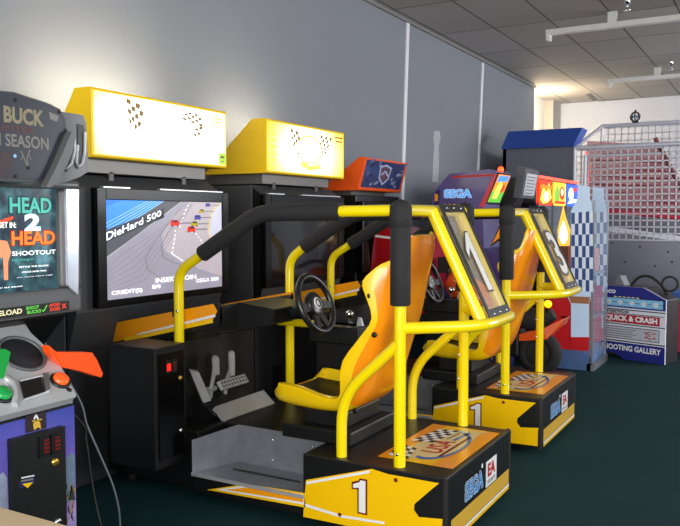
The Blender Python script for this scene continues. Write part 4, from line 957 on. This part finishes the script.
# ---- shooting gallery cabinet, turned a little
qa = P(664.5, 365, z=0); ang = math.radians(-19); Lq = .86; d = Vector((math.cos(ang), math.sin(ang), 0)); q0 = qa-d*Lq
t = thing('shooting_gallery', (q0.x, q0.y, 0), 'low shooting gallery cabinet with white, red and blue lettered front', 'arcade shooting game', rotz=ang)
zq = .77
out = [(0, .06), (.30, .06), (.42, .0), (Lq, 0), (Lq, zq-.11), (.62, zq), (0, zq)]
m = MB(); m.prism([(a, .02, b_) for a, b_ in out], (0, .26, 0), mat('dark_grey_metal_case', (36, 35, 40), .4)); gb = obj('case', m, t, .008, local=True)
m = MB(); m.prism([(a, 0, b_) for a, b_ in out], (0, .018, 0), mat('white_sign_board', (226, 228, 236), .35)); f = FR(m, (0, -.0008, 0), (1, 0, 0), (0, 0, 1), .0006)
nb = mat('navy_sign_band', (36, 42, 128), .35); cy2 = mat('sky_sign_band', (140, 200, 232), .35); rb = mat('red_sign_band', (176, 26, 40), .35); bk_ = mat('black_sign_print', (24, 22, 34), .35)
f.poly([(0, zq-.13), (Lq, zq-.13), (Lq, zq-.11), (.62, zq), (0, zq)], nb); f.poly([(0, .545), (Lq, .545), (Lq, .66), (Lq-.0, zq-.115), (0, zq-.115)], nb); f.up(); f.rect(.02, .56, Lq-.03, .645, cy2)
f.rect(0, .52, Lq, .53, bk_); f.rect(0, .185, Lq, .197, bk_); f.rect(0, .365, Lq, .375, bk_); f.rect(.0, .385, Lq-.06, .475, rb); f.rect(.0, .48, Lq-.02, .487, bk_)
f.poly([(0, .06), (.30, .06), (.42, 0), (Lq, 0), (Lq, .175), (0, .175)], nb)
f.rect(0, .215, Lq-.06, .345, bk_); f.up(); f.rect(.01, .222, Lq-.067, .338, mat('pale_grey_print2', (190, 192, 200), .35)); f.up()
f.text('namco', .08, .69, .31, .73, dW, .03); f.text('namco', .215, .492, .466, .517, bk_, .03); f.text('QUICK & CRASH', .20, .395, Lq-.085, .463, dW, .05); f.text('SHOOTING GALLERY', .155, .09, Lq-.04, .15, dW, .03)
f.rect(.27, .648, .60, .668, bk_); f.up(); [f.line([(.29+.05*k, .658), (.325+.05*k, .658)], .008, dW) for k in range(6)]
for i in range(5):
    a = .235+i*.13; f.disc(a, .60, .024, dW, n=16); f.ring(a, .60, .007, .011, bk_, n=12); f.line([(a-.03, .6), (a+.03, .6)], .003, bk_) if False else f.line([(a+.038, .6), (a+.085, .6)], .006, bk_)
for i in range(4): f.line([(.05, .315-i*.024), (.55-.04*(i % 2), .315-i*.024)], .008, dGR)
a = .70; f.line([(a-.06, .25), (a+.06, .31)], .012, rb); f.line([(a-.06, .31), (a+.06, .25)], .012, rb); f.up(); f.disc(a, .28, .038, dW, n=16); f.ring(a, .28, .028, .04, rb, n=16); f.ring(a, .28, .008, .02, bk_, n=16)
obj('front_sign', m, t, local=True)
m = MB(); m.tube([(.78, .2, zq-.08), (.72, .16, zq+.04), (.60, .15, zq+.12), (.48, .15, zq+.10), (.40, .16, zq+.005)], .014, BLKF, 10, .08); m.torus((.80, .2, zq-.06+.1), (.5, -1, .3), .075, .012, BLKF, 24, 8); obj('gun_hose', m, t, local=True, label='black looped hose')
m = MB(); m.prism([(.22, .12, zq-.001), (.34, .12, zq-.001), (.29, .12, zq+.1), (.26, .12, zq+.1)], (0, .12, 0), mat('grey_bracket', (120, 122, 128), .4)); obj('bracket', m, t, local=True)
# ---- red box at the right edge
t = thing('red_bench', (-.6, 9.7, 0), 'low red box with green and blue top edge at the right edge of the photo', 'box')
xr = P(671, 352, z=0); m = MB(); m.box((xr.x, xr.y, 0), (-.2, xr.y+.6, .56), mat('crimson_panel', (176, 44, 70), .45)); bb = obj('box_body', m, t, .01)
m = MB(); m.box((xr.x-.01, xr.y-.01, .56), (-.19, xr.y+.61, .66), mat('blue_edge', (40, 90, 170), .4)); m.box((xr.x-.012, xr.y-.012, .56), (-.188, xr.y+.612, .60), mat('green_edge', (50, 130, 80), .4)); obj('lid', m, t, .006)

# ---- wire mesh game cage with blue canopy
yc_ = 11.2
t = thing('game_cage', (-2.0, 12.0, 0), 'tall wire mesh game cage with blue canopy and red netting by the back wall', 'ball game cage')
def G(px, py, y=yc_): return P(px, py, y=y)
whm = mat('white_steel_tube', (205, 210, 222), .35, .2); blu = mat('royal_blue_board', (44, 84, 178), .4, noise=.12)
a, b_, c, d = G(520, 135), G(578, 131.5), G(575, 146.5), G(505, 151)
xl = a.x-.25
m = MB(); m.prism([(xl, yc_-.1, c.z), (c.x, yc_-.1, c.z), (b_.x, yc_+.25, b_.z+.08), (xl, yc_+.25, b_.z+.08)], (0, .35, 0.0), blu); obj('canopy', m, t, .01, label='royal blue canopy')
m = MB(); m.box((xl, yc_, .0), (G(572, 200).x, yc_+.05, c.z), mat('slate_board', (98, 103, 116), .5, noise=.1)); m.box((xl, yc_, 0), (xl+.05, yc_+1.8, c.z), DGR); obj('side_panel', m, t)
xpst = G(575, 150).x; zt3 = G(575, 148).z; xr2 = -.25
m = MB()
m.tube([(xpst, yc_, 0), (xpst, yc_, zt3)], .028, whm, 10); m.tube([(xpst, yc_, zt3), (xr2, yc_, zt3)], .032, whm, 10); m.tube([(xr2, yc_, 0), (xr2, yc_, zt3)], .028, whm, 10)
xd2 = G(585.5, 150).x; m.tube([(xd2, yc_, .9), (xd2, yc_, zt3-.1)], .024, whm, 10); m.tube([(xd2, yc_, zt3-.12), (G(661, 150).x, yc_, zt3-.12)], .018, whm, 10)
zb3 = 2.94
for x in (xl+.1, xpst, xr2): m.tube([(x, yc_+1.8, 0), (x, yc_+1.8, zb3)], .025, whm, 8)
m.tube([(xpst, yc_+1.8, zb3), (xr2, yc_+1.8, zb3)], .028, whm, 8); m.tube([(xr2, yc_, zt3), (xr2, yc_+1.8, zb3)], .025, whm, 8); m.tube([(xpst, yc_, zt3), (xpst, yc_+1.8, zb3)], .025, whm, 8)
obj('steel_frame', m, t)
wr = mat('pale_wire', (196, 196, 206), .4, .3)
def mesh_(y, xA, xB, zA, zB, st, r):
    m = MB(); n = int((xB-xA)/st)
    for i in range(n+1): x = xA+i*st; m.box((x-r, y-r, zA), (x+r, y+r, zB), wr)
    n = int((zB-zA)/st)
    for i in range(n+1): z = zA+i*st; m.box((xA, y-r, z-r), (xB, y+r, z+r), wr)
    return obj('wire_mesh', m, t)
zpn = G(640, 240).z
mesh_(yc_, xpst, xr2, zpn, zt3, .088, .0085); mesh_(yc_+1.8, xpst, xr2, 1.2, zb3, .1, .008)
rnet = mat('red_net', (150, 46, 60), .6, noise=.35, scale=4, alpha=.74, emit=.08)
yn3 = yc_+.5
def G2(px, py): return P(px, py, y=yn3)
m = MB(); m.poly([G2(587, 141), G2(660, 145), G2(690, 215), G2(690, 219), G2(608, 211), G2(587, 211)], rnet); rn = obj('red_net', m, t, label='translucent red net')
m = MB(); m.prism([G2(600, 213), G2(690, 221), (G2(690, 221).x, yn3, 1.0), (G2(600, 213).x, yn3, 1.0)], (0, .03, 0), mat('slate_grey_panel', (118, 122, 136), .38, .3, noise=.12)); obj('back_board', m, t)
m = MB(); rtb = mat('red_tube', (190, 44, 66), .4, emit=.12); m.tube([G2(608, 211), G2(690, 219)], .03, rtb, 8); m.tube([G2(587, 152), G2(587, 185)], .022, em('neon_red', (255, 50, 40), 2), 8); m.tube([G2(655, 138), G2(690, 205)], .03, mat('dark_red_edge', (120, 60, 66), .4), 8)
for i in range(7): m.tube([G2(592, 160+i*8), G2(663+i*3, 163+i*8)], .012, rnet, 6)
obj('red_tube', m, rn)
m = MB(); A, Bq = G(606, 231), G(690, 243); m.prism([A, Bq, Bq+Vector((0, 0, .07)), A+Vector((0, 0, .07))], (0, .03, 0), whm); obj('rail', m, t, label='white sloping rail')
m = MB(); A.z -= .01; Bq.z -= .01; m.prism([A, Bq, (Bq.x, yc_, .1), (A.x-.3, yc_, .1), (A.x-.3, yc_, A.z)], (0, .03, 0), mat('slate_grey_panel', (118, 122, 136), .38, .3, noise=.12)); lpn = obj('lower_panel', m, t)
m = MB()
for px, py in ((612, 243), (640, 247), (668, 252), (625, 262), (655, 266), (672, 262)): m.lathe(G(px, py), (0, -1, 0), [(0, .014), (.006, .012), (.008, 0)], DKM, 8)
obj('rivet', m, lpn)
# caged lamp on top of the cage
q = P(635, 128, y=yc_+1.8); zq2 = zb3+.027
m = MB(); c = Vector((q.x, yc_+1.8, zq2+.09)); bw = mat('black_wire', (26, 26, 30), .5)
for k in range(4):
    a = PI*k/4; m.torus(c, (math.cos(a), math.sin(a), 0), .075, .007, bw, 20, 6)
m.torus(c, (0, 0, 1), .075, .007, bw, 20, 6); m.lathe(c-Vector((0, 0, .092)), (0, 0, 1), [(0, .05), (.02, .05), (.025, .02)], bw, 12); m.lathe(c+Vector((0, 0, .07)), (0, 0, 1), [(0, .02), (.04, .006)], bw, 8); m.ball(c, .03, dLB, 10)
tag(obj('caged_lamp', m, loc=(c.x, c.y, zq2)), 'small black wire caged lamp on top of the mesh cage', 'lamp')

# ================================================================== LIGHT
w = bpy.data.worlds.new('daylight'); sc.world = w; w.use_nodes = True; bg = w.node_tree.nodes['Background']
bg.inputs[0].default_value = (.80, .88, 1.0, 1); bg.inputs[1].default_value = WORLD
def area(name, loc, target, sx, sy, power, col):
    l = bpy.data.lights.new(name, 'AREA'); l.shape = 'RECTANGLE'; l.size = sx; l.size_y = sy; l.energy = power; l.color = col
    o = bpy.data.objects.new(name, l); COL.objects.link(o); o.location = loc
    o.rotation_euler = (Vector(target)-Vector(loc)).to_track_quat('-Z', 'Y').to_euler(); return o
area('shop_window_light', (.8, -3.6, 2.0), (-1.2, 4.0, 1.2), 6.5, 3.0, WIN, (1, .98, .95))
area('side_window_light', (5.2, 2.5, 2.6), (-2, 4.0, .8), 5, 2.2, WIN2, (.95, .97, 1))
area('far_fill_light', (5.2, 11.5, 2.4), (-2, 12.0, 1.6), 6, 2.4, FAR_FILL, (.96, .97, 1))  # added fill, brightens the far end of the room; no window there
def point(name, loc, power, col, r=.1):
    l = bpy.data.lights.new(name, 'POINT'); l.energy = power; l.color = col; l.shadow_soft_size = r
    o = bpy.data.objects.new(name, l); COL.objects.link(o); o.location = loc
area('marquee_bloom_fill', (-3.62, 3.75, 2.16), (-4.0, 3.75, 2.5), .9, .06, 9, (1, .87, .6)); area('marquee_bloom_fill', (-3.7, 5.35, 2.14), (-4.0, 5.35, 2.45), .7, .06, 4, (1, .87, .6))  # added lamps behind the marquees, standing in for bloom on the wall
point('recess_lamp', (-4.12, 14.7, 3.3), 85, (1, .78, .52), .1)

# ================================================================== CAMERA
cd = bpy.data.cameras.new('camera'); cam = bpy.data.objects.new('camera', cd); COL.objects.link(cam)
cam.location = (0, 0, EYE); cd.sensor_width = 36; cd.sensor_fit = 'HORIZONTAL'; cd.lens = 36*FPX/680
cam.rotation_euler = (PI/2-PITCH, 0, YAW); cd.clip_start = .05
sc.camera = cam
sc.view_settings.view_transform = 'Standard'; sc.view_settings.exposure = EXPO
